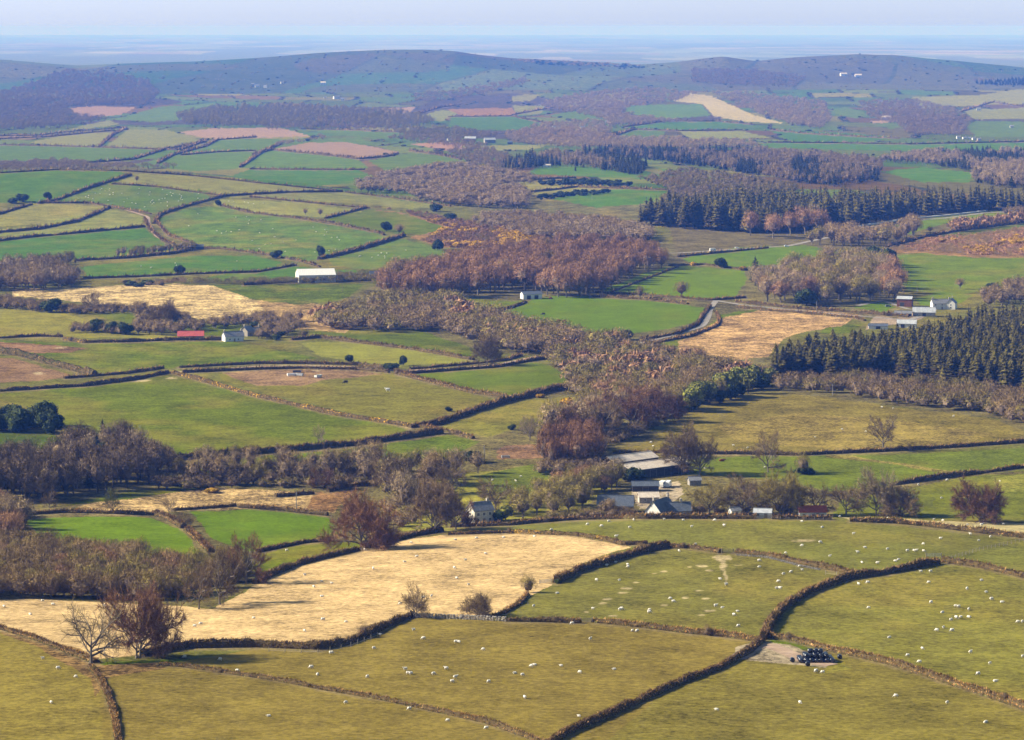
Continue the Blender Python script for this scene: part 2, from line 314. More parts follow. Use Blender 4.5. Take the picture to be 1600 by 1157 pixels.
# ------------------------------------------------------------------ colours of the fields
C=dict(bg=(.088,.132,.003),g=(.092,.125,.006),go=(.078,.098,.004),ol=(.155,.125,.024),f4=(.124,.114,.022),f5=(.142,.115,.022),yo=(.165,.15,.022),gshade=(.045,.068,.006),gr=(.100,.112,.010),
 tan=(.385,.27,.125),straw=(.36,.24,.105),bog=(.31,.20,.08),br=(.19,.11,.038),soil=(.24,.155,.09),red=(.175,.105,.05),pale=(.31,.26,.11),
 scrub=(.11,.09,.03),yard=(.26,.20,.125),olb=(.125,.108,.016),olr=(.17,.125,.028),bgf=(.060,.118,.010),gf=(.082,.122,.014),yf=(.165,.16,.035),plough=(.235,.145,.085))
POLY=[ # kind, roughness of look, outline in photo pixels
('scrub',.8,[(0,650),(900,650),(1250,720),(1600,720),(1600,806),(1000,806),(700,832),(560,860),(400,912),(330,950),(0,938)]),
('scrub',.8,[(440,510),(600,440),(700,400),(800,360),(1060,380),(1240,570),(1200,612),(1060,650),(900,700),(850,620),(860,560),(700,540)]),
('scrub',.7,[(640,250),(1000,300),(1020,380),(800,370),(720,320),(560,300)]),
('scrub',.8,[(1150,400),(1420,385),(1410,500),(1150,490)]),('scrub',.8,[(1190,590),(1600,600),(1600,690),(1560,655),(1400,635),(1200,612)]),
('scrub',.6,[(1040,340),(1600,320),(1600,365),(1400,385),(1060,405)]),
('go',.35,[(0,1200),(0,1040),(1200,1000),(1800,1000),(1800,1200)]),
('ol',.30,[(250,1040),(400,1014),(500,1019),(560,1008),(620,978),(645,965),(735,968),(905,972),(990,977),(1080,987),(1185,1002),(1120,1045),(1000,1200),(0,1200),(160,1050)]),
('f5',.35,[(1040,1080),(1120,1045),(1200,1010),(1340,1025),(1540,1085),(1800,1200),(900,1200)]),
('ol',.35,[(0,985),(60,1002),(150,1035),(165,1200),(-100,1200),(-100,985)]),
('f4',.28,[(780,818),(1000,806),(1180,806),(1300,808),(1450,822),(1600,838),(1700,845),(1700,900),(1600,900),(1465,878),(1345,898),(1240,878),(1130,860),(1045,855),(940,842),(700,834)]),
('f4',.35,[(815,945),(870,910),(900,893),(960,875),(1045,857),(1125,862),(1240,880),(1345,900),(1320,907),(1250,935),(1215,965),(1190,1000),(1080,987),(990,977),(905,972),(780,966)]),
('f5',.35,[(1210,995),(1222,965),(1262,935),(1330,908),(1400,897),(1465,882),(1560,893),(1700,915),(1700,1120),(1560,1090),(1470,1063),(1400,1040),(1290,1015)]),
('f4',.35,[(1475,878),(1530,862),(1600,846),(1700,840),(1700,910),(1600,900)]),
('pale',.3,[(1310,808),(1450,813),(1600,818),(1700,823),(1700,840),(1600,836),(1500,826),(1420,817),(1330,812)]),
('tan',.42,[(-200,940),(0,938),(60,935),(120,940),(290,948),(330,952),(365,935),(400,914),(440,893),(500,873),(560,860),(640,843),(700,836),(800,833),(900,838),(985,856),(940,868),(890,890),(870,910),(815,940),(790,958),(770,968),(645,963),(600,985),(560,1002),(500,1013),(400,1010),(330,1012),(225,1024),(150,1030),(60,1000),(0,980),(-200,960)]),
('br',.9,[(0,975),(60,998),(130,1015),(160,1040),(250,1035),(260,1044),(170,1058),(150,1090),(140,1060),(60,1012),(0,990)]),
('go',.4,[(395,905),(400,870),(460,852),(530,846),(600,852),(640,842),(560,858),(470,880)]),
('yard',.5,[(1150,1012),(1185,1003),(1235,1008),(1260,1018),(1310,1035),(1290,1044),(1240,1040),(1190,1035),(1150,1030)]),
('yo',.4,[(1290,1042),(1310,1034),(1330,1045),(1280,1055)]),

# valley, lower left
('bg',.2,[(42,814),(100,808),(200,808),(240,810),(285,830),(312,862),(300,880),(270,888),(230,862),(180,855),(150,852),(60,838)]),
('bg',.2,[(298,800),(400,796),(450,800),(512,808),(530,838),(480,846),(415,862),(395,864),(330,842),(316,822)]),
('bog',1,[(120,792),(190,775),(290,760),(400,765),(520,772),(525,802),(430,795),(320,797),(280,800),(130,800)]),
('go',.4,[(100,790),(180,772),(290,758),(330,762),(200,780)]),
('br',.9,[(490,770),(560,765),(520,800),(480,795)]),
('yo',.5,[(620,830),(630,760),(720,740),(900,725),(990,740),(900,800),(700,830)]),
('gr',.4,[(740,745),(860,720),(905,735),(850,800),(790,806),(780,770)]),
('red',.7,[(790,697),(870,692),(878,704),(850,716),(780,718),(775,705)]),
('yard',.6,[(985,768),(1060,752),(1068,770),(1050,790),(1000,795)]),
# shelf of fields mid left
('go',.35,[(-200,615),(0,612),(130,604),(262,588),(300,592),(400,622),(500,645),(620,665),(640,672),(560,690),(420,704),(300,714),(200,706),(120,697),(100,662),(60,640),(0,625),(-200,640)]),
('gshade',.3,[(-200,676),(0,676),(80,676),(115,700),(90,727),(0,738),(-200,740)]),  # shade lying on this field is put into its darker green
('go',.4,[(-100,530),(110,535),(200,537),(350,532),(400,540),(500,560),(400,565),(270,575),(150,585),(60,562),(-100,548)]),
('red',.6,[(-100,532),(60,538),(140,545),(100,552),(40,552),(-100,550)]),
('red',.5,[(-100,560),(20,560),(80,578),(115,588),(60,596),(-100,602)]),
('olb',.4,[(340,585),(420,577),(540,577),(610,582),(660,597),(740,617),(770,627),(710,643),(670,657),(640,664),(560,648),(460,625),(350,597)]),
('red',.7,[(345,583),(420,577),(560,577),(600,586),(520,592),(470,603),(400,603)]),
('go',.3,[(640,585),(720,577),(820,565),(860,572),(900,598),(870,609),(800,620),(760,617),(700,600)]),
('yo',.25,[(470,536),(560,534),(660,547),(735,563),(700,569),(600,574),(500,557)]),
('go',.45,[(480,520),(600,513),(650,515),(740,545),(735,560),(640,545),(560,530)]),
('olb',.45,[(690,665),(790,637),(870,622),(920,620),(900,645),(840,662),(800,672),(760,683),(700,672)]),
('go',.45,[(280,725),(450,710),(560,700),(700,680),(750,690),(700,718),(600,718),(480,732),(300,740)]),
('yo',.35,[(-100,483),(0,483),(90,490),(150,500),(240,520),(290,528),(100,528),(-100,530)]),
('go',.35,[(135,490),(200,490),(300,503),(400,510),(350,525),(240,515)]),
('straw',1,[(20,452),(120,450),(230,443),(330,446),(420,455),(450,475),(520,505),(470,512),(300,497),(200,482),(100,470),(20,464)]),
('bog',1,[(400,470),(480,470),(560,500),(540,520),(440,512)]),
('go',.6,[(330,445),(480,443),(570,445),(540,467),(470,476),(400,470)]),
# the left hill
('bgf',.2,[(-200,270),(0,268),(185,266),(200,278),(85,316),(30,316),(-200,330)]),
('yf',.25,[(180,287),(205,272),(300,274),(400,285),(530,299),(450,307),(360,309),(310,297)]),
('gf',.25,[(85,316),(160,290),(200,288),(320,300),(330,312),(240,334),(215,327),(140,317)]),
('yf',.35,[(50,319),(170,320),(110,347),(-200,368),(-200,340),(0,336)]),
('yf',.3,[(50,354),(170,326),(222,338),(222,352),(120,363),(-200,380),(-200,372)]),
('bgf',.25,[(-200,385),(110,366),(225,356),(245,373),(290,387),(190,402),(120,407),(60,402),(-200,430)]),
('gf',.45,[(243,345),(290,325),(340,323),(440,340),(560,360),(622,371),(600,382),(500,406),(470,408),(400,397),(330,387),(270,372)]),
('yf',.3,[(345,312),(460,315),(530,325),(577,330),(510,340),(430,337),(330,322)]),
('go',.3,[(510,342),(577,328),(660,335),(705,347),(690,367),(630,367),(560,357)]),
('gf',.3,[(510,402),(622,372),(680,386),(710,400),(640,417),(560,420),(520,414)]),
('bgf',.25,[(125,417),(300,400),(400,400),(440,411),(400,426),(270,431),(140,434)]),
('bgf',.25,[(430,415),(500,420),(590,425),(450,440),(300,438)]),
('yf',.3,[(400,302),(540,301),(700,323),(640,327),(560,318),(430,312)]),
('br',.8,[(577,327),(680,340),(720,345),(800,360),(840,382),(750,390),(690,387),(640,371),(700,357),(640,337)]),
('yf',.3,[(735,345),(790,350),(840,368),(820,374),(760,357)]),
# mid right
('bg',.12,[(760,489),(820,472),(860,463),(940,463),(1020,471),(1108,482),(1095,502),(1040,514),(940,527),(900,524),(850,512),(790,502)]),
('go',.4,[(690,455),(760,470),(820,470),(760,489),(730,500)]),
('bg',.15,[(925,460),(1000,430),(1045,415),(1160,423),(1168,437),(1150,462),(1110,467),(1020,461)]),
('bg',.2,[(1065,405),(1150,387),(1260,383),(1310,395),(1230,412),(1160,417),(1090,413)]),
('g',.3,[(1385,402),(1440,396),(1520,403),(1700,405),(1700,440),(1560,447),(1500,462),(1420,455),(1400,430)]),
('br',.9,[(1370,395),(1450,372),(1600,353),(1700,350),(1700,402),(1520,403),(1440,396)]),
('bg',.25,[(1400,352),(1470,338),(1540,331),(1700,330),(1580,343),(1480,348),(1420,367)]),
('go',.3,[(1450,366),(1600,349),(1700,345),(1700,352),(1600,355),(1480,372)]),
('go',.5,[(1020,537),(1100,515),(1125,492),(1200,480),(1130,530),(1100,545)]),
('bog',1,[(1060,535),(1130,497),(1200,483),(1290,485),(1345,492),(1310,512),(1260,518),(1225,530),(1200,558),(1150,562),(1060,550)]),
('go',.5,[(1290,512),(1350,505),(1330,520),(1280,522)]),('bg',.3,[(1330,480),(1380,472),(1400,480),(1380,488)]),
('yard',.4,[(1370,492),(1400,498),(1440,480),(1470,482),(1430,502),(1350,515)]),('bg',.3,[(1430,468),(1470,455),(1520,462),(1490,480),(1440,478)]),
('f5',.5,[(955,702),(1000,697),(1060,652),(1130,622),(1200,613),(1300,622),(1400,637),(1500,647),(1560,657),(1590,672),(1750,690),(1600,692),(1380,705),(1250,708),(1100,710)]),
('olr',.7,[(1120,665),(1250,645),(1420,660),(1560,678),(1500,695),(1300,702),(1150,690)]),
('gr',.35,[(1040,716),(1250,713),(1400,711),(1750,692),(1750,728),(1500,742),(1400,758),(1300,768),(1200,748),(1060,742)]),
('olr',.9,[(1285,712),(1320,711),(1420,726),(1490,738),(1460,738),(1370,722),(1290,716)]),
('gr',.35,[(1410,765),(1500,746),(1750,730),(1750,818),(1300,806),(1320,780)]),('yo',.5,[(1550,745),(1640,738),(1640,765),(1560,770)]),
# far country
('bgf',.2,[(820,272),(850,257),(1000,265),(1060,282),(960,278)]),('yf',.3,[(700,292),(780,283),(900,285),(980,293),(900,300),(760,307)]),
('bgf',.2,[(860,310),(960,296),(1045,300),(1010,318),(930,325)]),('gf',.3,[(540,290),(700,292),(650,307),(560,302)]),('gf',.3,[(1020,260),(1080,268),(1050,275)]),
('bgf',.2,[(1375,268),(1440,262),(1520,270),(1515,285),(1440,285)]),
('plough',.1,[(102,170),(150,166),(212,168),(190,179),(130,186)]),('gf',.2,[(178,187),(250,167),(335,162),(290,187),(240,191)]),
('yf',.2,[(105,202),(170,188),(188,195),(120,203)]),('yf',.2,[(45,223),(110,210),(178,207),(157,230),(100,228)]),('yf',.2,[(163,230),(200,203),(260,203),(315,220),(260,232)]),
('soil',.2,[(280,207),(330,201),(440,200),(485,213),(400,216),(320,216)]),('gf',.2,[(-200,228),(100,229),(290,236),(255,247),(200,252),(130,253),(-200,248)]),
('gf',.2,[(200,260),(280,240),(340,217),(460,218),(560,215),(580,224),(440,232),(330,252),(240,262)]),
('plough',.1,[(425,234),(480,223),(540,222),(625,238),(560,248),(500,241)]),('gf',.2,[(250,262),(400,238),(430,235),(560,249),(575,263),(480,264),(400,262),(300,268)]),
('bgf',.2,[(360,276),(390,265),(560,266),(595,281),(500,291),(430,287)]),('gf',.2,[(575,251),(640,240),(700,245),(718,250),(660,266),(600,266)]),
('gf',.2,[(470,202),(640,208),(705,215),(680,223),(560,215)]),('soil',.3,[(590,170),(650,168),(632,181),(600,178)]),('yf',.2,[(635,187),(690,172),(722,175),(690,190)]),
('bgf',.2,[(705,182),(800,182),(862,196),(800,204),(700,202)]),('br',.6,[(700,171),(800,169),(810,181),(720,181)]),
('yf',.2,[(800,165),(852,165),(845,179),(808,179)]),('gf',.2,[(850,181),(930,170),(952,181),(900,187)]),
('pale',.2,[(1050,158),(1075,145),(1110,150),(1180,181),(1225,193),(1160,190),(1115,182),(1098,163)]),('gf',.2,[(985,165),(1095,163),(1112,181),(1040,187),(975,177)]),
('bgf',.2,[(975,199),(1040,190),(1120,190),(1175,195),(1090,204)]),('gf',.2,[(945,217),(990,203),(1040,205),(1035,216),(960,221)]),('yf',.2,[(1060,206),(1160,205),(1205,216),(1080,218)]),
('bgf',.2,[(1200,203),(1330,208),(1405,216),(1340,223),(1240,222)]),('bgf',.2,[(1180,224),(1420,226),(1700,222),(1700,234),(1400,236),(1200,231)]),
('gf',.2,[(1290,176),(1320,167),(1352,176),(1340,186)]),('yf',.2,[(1425,152),(1540,148),(1590,140),(1700,140),(1700,160),(1500,166),(1440,171)]),
('yf',.3,[(1505,172),(1700,165),(1700,186),(1520,187)]),('gf',.2,[(1500,190),(1700,190),(1700,216),(1525,213)]),('plough',.1,[(640,225),(700,222),(760,230),(700,236)]),
('yf',.2,[(720,228),(860,226),(830,235),(730,236)]),('gf',.2,[(1370,196),(1400,186),(1415,196),(1395,202)]),
('soil',.3,[(1360,190),(1405,187),(1408,190),(1365,193)]),('yf',.3,[(860,160),(960,145),(1000,150),(990,158),(880,168)]),('yf',.3,[(800,150),(850,147),(830,158),(800,160)]),
]
SPOTS=[(1128,872,17,5),(1130,884,6,9),(1133,900,3,9),(1098,885,9,2),(1108,891,7,1.6),(1076,887,5,1),(980,920,10,2.2),(972,926,9,1.6),(952,936,8,1.6),(942,943,7,2),(1073,935,7,2),(1102,936,6,1.5),(1110,955,8,2),(917,957,5,1.5),(1095,962,7,1.2),(1037,894,6,1.5),(1022,897,4,1),
 (995,911,6,1),(1095,924,6,1),(1037,946,5,1.3),(1255,845,18,2.4),(960,963,8,1.2),(1152,884,6,1),(225,595,14,2),(268,591,10,2),(95,544,10,1.5),(60,584,9,2),(495,580,8,1.2)]
def inpoly(px,py,poly):
    r=np.zeros(px.shape,bool); n=len(poly)
    for i in range(n):
        x0,y0=poly[i]; x1,y1=poly[(i+1)%n]
        if y0==y1: continue
        r^=((y0>py)!=(y1>py))&(px<(x1-x0)*(py-y0)/(y1-y0)+x0)
    return r
def subdiv(poly): return poly
# terrain grid
rows=[1.0]
y=rows[0]
while y<93000:
    if y<560: y*=1.05
    elif y<13500:
        ya=YH+F*215/y; y*=1+min(1.25/(ya-YH),.006)
    else: y*=1.006
    rows.append(y)
gy=np.array(rows)
gx=np.concatenate([np.arange(-1000,-20,14.0),np.arange(-20,1620,1.6),np.arange(1620,2620,14.0)])
GX,GY=np.meshgrid(gx,gy)
GZ=ztab(GX,GY); PX=GX; PY=YH+F*(CZ-GZ)/GY; WXg=(GX-800)/F*GY
base=np.zeros(GX.shape+(4,),np.float32)
# far country: a patchwork of irregular fields
def patch(sx,sy,seed):
    u=WXg/sx+(vnoise(WXg/sx/2,GY/sy/2,seed+9)-.5)*1.2; v=GY/sy+(vnoise(WXg/sx/2,GY/sy/2,seed+10)-.5)*1.2+.35*u
    iu=np.floor(u).astype(np.int64); iv=np.floor(v).astype(np.int64); u2=u+.5*(iv%2); iu=np.floor(u2).astype(np.int64)
    e=np.minimum(np.minimum(u2-iu,1-(u2-iu))*sx,np.minimum(v-iv,1-(v-iv))*sy)
    return vnoise(iu.astype(float),iv.astype(float),seed),vnoise(iu.astype(float)+.001,iv.astype(float),seed+5),e
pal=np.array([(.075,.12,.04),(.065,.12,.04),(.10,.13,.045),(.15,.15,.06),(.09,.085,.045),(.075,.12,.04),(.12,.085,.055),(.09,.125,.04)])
n1,n2,ed=patch(190,330,21)
base[...,:3]=pal[(n1*7.99).astype(int)]*np.array([.95,.85,.4])*(.8+.4*n2)[...,None]; base[...,3]=.3
wd=(vnoise(WXg/420,GY/800,31)>.66)&(GY>4500)
base[wd]=(.07,.055,.04,.6)
base[(ed<7)&(GY>3300)]=(.035,.038,.022,.5)
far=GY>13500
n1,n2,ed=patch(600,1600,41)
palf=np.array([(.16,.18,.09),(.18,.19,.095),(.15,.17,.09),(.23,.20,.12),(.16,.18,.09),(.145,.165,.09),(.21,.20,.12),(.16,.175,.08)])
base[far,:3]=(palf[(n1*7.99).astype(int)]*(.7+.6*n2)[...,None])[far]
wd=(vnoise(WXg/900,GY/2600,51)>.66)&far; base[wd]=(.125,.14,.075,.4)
nearm=GY<3300; base[nearm]=(.10,.095,.018,.5)
hillm=(GY>9800)&(GY<13500)
hp_=np.array([(.058,.092,.035),(.045,.078,.035),(.066,.094,.035),(.085,.105,.045),(.060,.075,.04),(.050,.088,.035),(.078,.090,.04),(.060,.095,.035)])
base[hillm,:3]=(hp_[(n1*7.99).astype(int)]*(.85+.3*n2)[...,None])[hillm]; ht_=hillm&(vnoise(WXg/500,GY/900,77)+.25*np.clip((GX-900)/300,0,1)>.62); base[ht_,:3]=base[ht_,:3]*.45+np.array([.085,.066,.04])*.55; hw_=hillm&(wd|(ed<8)); base[hw_,:3]=(.05,.06,.035)
jx=(vnoise(WXg/9,GY/16,61)-.5)*3.2+(vnoise(WXg/2.2,GY/5,63)-.5)*5*(GY<1300); jy=(vnoise(WXg/9,GY/16,62)-.5)*2.2; QX=PX+jx; QY=PY+jy
jr=np.random.default_rng(5)
vis=(GY>560)
for kname,rg,poly in POLY:
    p=np.array(poly,float); x0,y0=p.min(0)-3; x1,y1=p.max(0)+3
    c0,c1=np.searchsorted(gx,[x0,x1])
    sub=(slice(None),slice(c0,c1))
    m=(QY[sub]>y0)&(QY[sub]<y1)&vis[sub]
    if not m.any(): continue
    r,cc=np.nonzero(m); ins=inpoly(QX[sub][r,cc],QY[sub][r,cc],poly); r=r[ins]; cc=cc[ins]+c0
    tint=1+(jr.random(3)-.5)*.10; c=np.array(C[kname])*tint*(1+(jr.random()-.5)*.12)
    base[r,cc,:3]=c; base[r,cc,3]=rg
# broad patches of drier grass inside the fields
dry=np.clip((vnoise(WXg/38,GY/60,71)*.6+vnoise(WXg/13,GY/22,72)*.4-.47)*3.2,0,1)*np.where(GY<4500,.42,.15)
isg=(base[...,1]>base[...,0]*.85)
mixc=np.array([.21,.15,.03])
dd=(dry*isg*np.clip(base[...,3]*2.2,0,1))[...,None]
base[...,:3]=base[...,:3]*(1-dd)+mixc*dd
for kind,h_,w_,_,line in H_:
    Ym=P(*line[len(line)//2])[1]; hw=max(2.2,w_*.9*F/Ym*.75)
    for (xa,ya),(xb,yb) in zip(line[:-1],line[1:]):
        c0,c1=np.searchsorted(gx,[min(xa,xb)-hw-3,max(xa,xb)+hw+3]); s_=(slice(None),slice(c0,c1))
        m=(QY[s_]>min(ya,yb)-hw-2)&(QY[s_]<max(ya,yb)+hw+2)&(GY[s_]>560)
        r_,q_=np.nonzero(m)
        if not len(r_): continue
        ux=QX[s_][r_,q_]-xa; uy=QY[s_][r_,q_]-ya; dx_,dy_=xb-xa,yb-ya; t_=np.clip((ux*dx_+uy*dy_)/(dx_*dx_+dy_*dy_),0,1)
        dd_=np.hypot(ux-t_*dx_,(uy-t_*dy_)*2.2)
        k_=np.clip(1.3-dd_/hw,0,.75)[:,None]; base[r_,q_+c0,:3]=base[r_,q_+c0,:3]*(1-k_)+np.array([.16,.12,.055])*k_
for (x,y,a,b) in SPOTS:
    c0,c1=np.searchsorted(gx,[x-a*1.6,x+a*1.6]); q_=((QX[:,c0:c1]-x)/a)**2+((QY[:,c0:c1]-y)/b)**2+(vnoise(WXg[:,c0:c1]/1.3,GY[:,c0:c1]/2,91)-.5)*1.3
    k_=np.clip(1.25-q_,0,1)*(GY[:,c0:c1]<2500)*.8; base[:,c0:c1,:3]=base[:,c0:c1,:3]*(1-k_[...,None])+np.array([.36,.28,.15])*k_[...,None]
g=Geo(); nr,ncg=GX.shape
Vt=np.stack([WXg,GY,GZ],-1).reshape(-1,3)
idx=np.arange(nr*ncg).reshape(nr,ncg)
g.add(Vt,np.stack([idx[:-1,:-1],idx[:-1,1:],idx[1:,1:],idx[1:,:-1]],-1).reshape(-1,4))
m,nt,b=base_mat('ground_turf',1,0)
at=nd(nt,'ShaderNodeAttribute',attribute_name='field'); geo=nd(nt,'ShaderNodeNewGeometry')
def noise(sc_,det,rough=.6,str_=(1,1,1)):
    mp=nd(nt,'ShaderNodeMapping'); mp.inputs['Scale'].default_value=str_; nt.links.new(geo.outputs['Position'],mp.inputs[0])
    n=nd(nt,'ShaderNodeTexNoise',i_Scale=sc_,i_Detail=det,i_Roughness=rough); nt.links.new(mp.outputs[0],n.inputs['Vector']); return n.outputs['Fac']
def math_(op,a_,b_):
    n=nd(nt,'ShaderNodeMath',operation=op)
    for i,q in enumerate((a_,b_)):
        if isinstance(q,(int,float)): n.inputs[i].default_value=q
        else: nt.links.new(q,n.inputs[i])
    return n.outputs[0]
f1=noise(.55,7,.8); f2=noise(.045,4,.6,(1,.6,1)); f3=noise(.11,4,.65,(.7,.9,1))
s=math_('ADD',math_('MULTIPLY',math_('SUBTRACT',f1,.5),7.0),math_('MULTIPLY',math_('SUBTRACT',f2,.5),2.4))
s=math_('ADD',s,math_('MULTIPLY',math_('SUBTRACT',f3,.5),2.4))
s=math_('MULTIPLY',s,math_('ADD',at.outputs['Alpha'],.12))
s=math_('ADD',s,1.0); s=math_('MAXIMUM',s,.25)
vm=nd(nt,'ShaderNodeVectorMath',operation='SCALE'); nt.links.new(at.outputs['Color'],vm.inputs[0]); nt.links.new(s,vm.inputs['Scale'])
# tussocks: darker rusty tufts where the ground is rough
tf=noise(.16,5,.7,(1,.8,1)); ramp=nd(nt,'ShaderNodeMapRange'); ramp.inputs['From Min'].default_value=.52; ramp.inputs['From Max'].default_value=.62; nt.links.new(tf,ramp.inputs['Value'])
rr=nd(nt,'ShaderNodeMapRange'); rr.inputs['From Min'].default_value=.62; rr.inputs['From Max'].default_value=1; nt.links.new(at.outputs['Alpha'],rr.inputs['Value'])
fac=math_('MULTIPLY',math_('MULTIPLY',ramp.outputs[0],rr.outputs[0]),.75)
mx=nd(nt,'ShaderNodeMix',data_type='RGBA'); nt.links.new(fac,mx.inputs[0]); nt.links.new(vm.outputs[0],mx.inputs[6]); mx.inputs[7].default_value=(.10,.065,.03,1)
nt.links.new(mx.outputs[2],b.inputs['Base Color'])
bp=nd(nt,'ShaderNodeBump',i_Strength=.5,i_Distance=.5); nt.links.new(f1,bp.inputs['Height']); nt.links.new(bp.outputs[0],b.inputs['Normal'])
me=mesh('ground',g,[m],True)
at_=me.color_attributes.new('field','FLOAT_COLOR','POINT'); at_.data.foreach_set('color',base.reshape(-1).astype(np.float32))
tag(link('ground',me),kind='structure',label='rolling patchwork of green and straw coloured fields running to the horizon')
del GX,GY,GZ,PX,PY,QX,QY,base,Vt,idx
# ------------------------------------------------------------------ plants
def tube(g,pts,rad,m=0,n=5):
    pts=np.array(pts,float); K=len(pts); ring=[]
    for i in range(K):
        d=pts[min(i+1,K-1)]-pts[max(i-1,0)]; d/=np.linalg.norm(d)+1e-9
        a=np.cross(d,[0.3,1,.1]); a/=np.linalg.norm(a)+1e-9; b_=np.cross(d,a)
        an=np.arange(n)*2*math.pi/n
        ring.append(pts[i]+rad[i]*(np.cos(an)[:,None]*a+np.sin(an)[:,None]*b_))
    V=np.concatenate(ring); f=[]
    for i in range(K-1):
        for j in range(n): f.append((i*n+j,i*n+(j+1)%n,(i+1)*n+(j+1)%n,(i+1)*n+j))
    g.add(V,f,m)
def slivers(g,p,d,L_,w,m=0,r=NR):
    """thin pointed twigs: p start, d direction"""
    n=len(p); rv=r.normal(size=(n,3)); s=np.cross(d,rv); s/=np.linalg.norm(s,axis=1)[:,None]+1e-9
    w=np.broadcast_to(np.asarray(w,float).reshape(-1,1) if np.ndim(w) else w,(n,1)); L_=np.asarray(L_,float).reshape(-1,1) if np.ndim(L_) else L_
    V=np.stack([p-s*w/2,p+s*w/2,p+d*L_],1).reshape(-1,3); g.add(V,np.arange(3*n).reshape(n,3),m)
def leaves(g,p,nrm,s,m=0,r=NR):
    n=len(p); a=np.cross(nrm,r.normal(size=(n,3))); a/=np.linalg.norm(a,axis=1)[:,None]+1e-9; b_=np.cross(nrm,a)
    s=np.broadcast_to(np.asarray(s,float).reshape(-1,1) if np.ndim(s) else s,(n,1))*.5*r.uniform(.6,1.3,(n,1))
    V=np.stack([p-a*s-b_*s*.6,p+a*s-b_*s,p+a*s*.7+b_*s,p-a*s+b_*s*.8],1).reshape(-1,3); g.add(V,np.arange(4*n).reshape(n,4),m)
def unit(v): return v/(np.linalg.norm(v,axis=-1,keepdims=True)+1e-9)
def bare_hi(seed,spread=1.0,lean=0,low=.22,dens=1.0,twigw=.0052,multi=1):
    r=np.random.default_rng(seed); T=Geo(); Cr=Geo(); tw_p=[];tw_d=[];tw_l=[]
    def rec(p,d,Ln,rad,lev):
        n=4; pts=[p]; q=p.copy(); dd=d.copy()
        for i in range(n):
            dd=unit(dd+r.normal(size=3)*(.15 if lev else .05)+np.array([0,0,.03 if lev>1 else .0])); q=q+dd*Ln/n; pts.append(q)
        rr=np.linspace(rad,rad*.55,n+1)
        tube(T if lev<3 else Cr,pts,rr,0,6 if lev==0 else (4 if lev<3 else 3))
        if lev==3:
            m=int(15*dens); t=r.uniform(.05,1,m); pp=np.array(pts); ix=np.clip((t*n).astype(int),0,n-1)
            base_=pp[ix]+(pp[ix+1]-pp[ix])*(t*n-ix)[:,None]
            tw_p.append(base_); tw_d.append(unit(dd+r.normal(size=(m,3))*.75+[0,0,.02])); tw_l.append(r.uniform(.05,.105,m)*(.7+.5*spread)); return
        k=[int(r.integers(6,8)),5,5][lev]
        for i in range(k):
            t=(.36+.64*(i+.5)/k) if lev==0 else (.25+.75*(i+r.random())/k)
            ix=min(int(t*n),n-1); b0=pts[ix]+(pts[ix+1]-pts[ix])*(t*n-ix)
            ang=2.4*i+r.random()*.8; ref=np.array([math.cos(ang),math.sin(ang),0])
            side=unit(ref-dd*np.dot(ref,dd)); 
            op=[1.05,.85,.8][lev]*spread if lev==0 else 1.1
            if lev==0: op*=2.1-1.65*(i/k)
            nd_=unit(dd*(1 if lev else .9)+side*op*r.uniform(.75,1.25)+[0,0,.03])
            rec(b0,nd_,[.40,.24,.145][lev]*r.uniform(.8,1.15),rad*[.5,.5,.5][lev],lev+1)
        if lev: rec(pts[-1],dd,[.4,.2,.12][lev]*r.uniform(.7,1),rad*.5,lev+1)
    for q in range(multi):
        a=q*2.2; off=np.array([math.cos(a),math.sin(a),0])*.03*(multi>1)
        rec(np.array([0,0,-.03])+off,unit(np.array([lean+off[0]*5,off[1]*5,1.])),low*1.25,.028/math.sqrt(multi),0)
    p=np.concatenate(tw_p); d=np.concatenate(tw_d); l=np.concatenate(tw_l); slivers(Cr,p,d,l,twigw,0,r)
    for b_ in range(5):
        a=b_*1.3+r.random(); tube(T,[(math.cos(a)*.06,math.sin(a)*.06,-.03),(math.cos(a)*.02,math.sin(a)*.02,.02)],[.012,.012],0,4)
    zmax=(np.concatenate(Cr.v)[:,2]).max()
    w_=np.percentile(np.abs(np.concatenate(Cr.v)[:,0]),97)*2
    for G_ in (T,Cr): G_.v=[v/zmax for v in G_.v]
    return T,Cr,w_/zmax
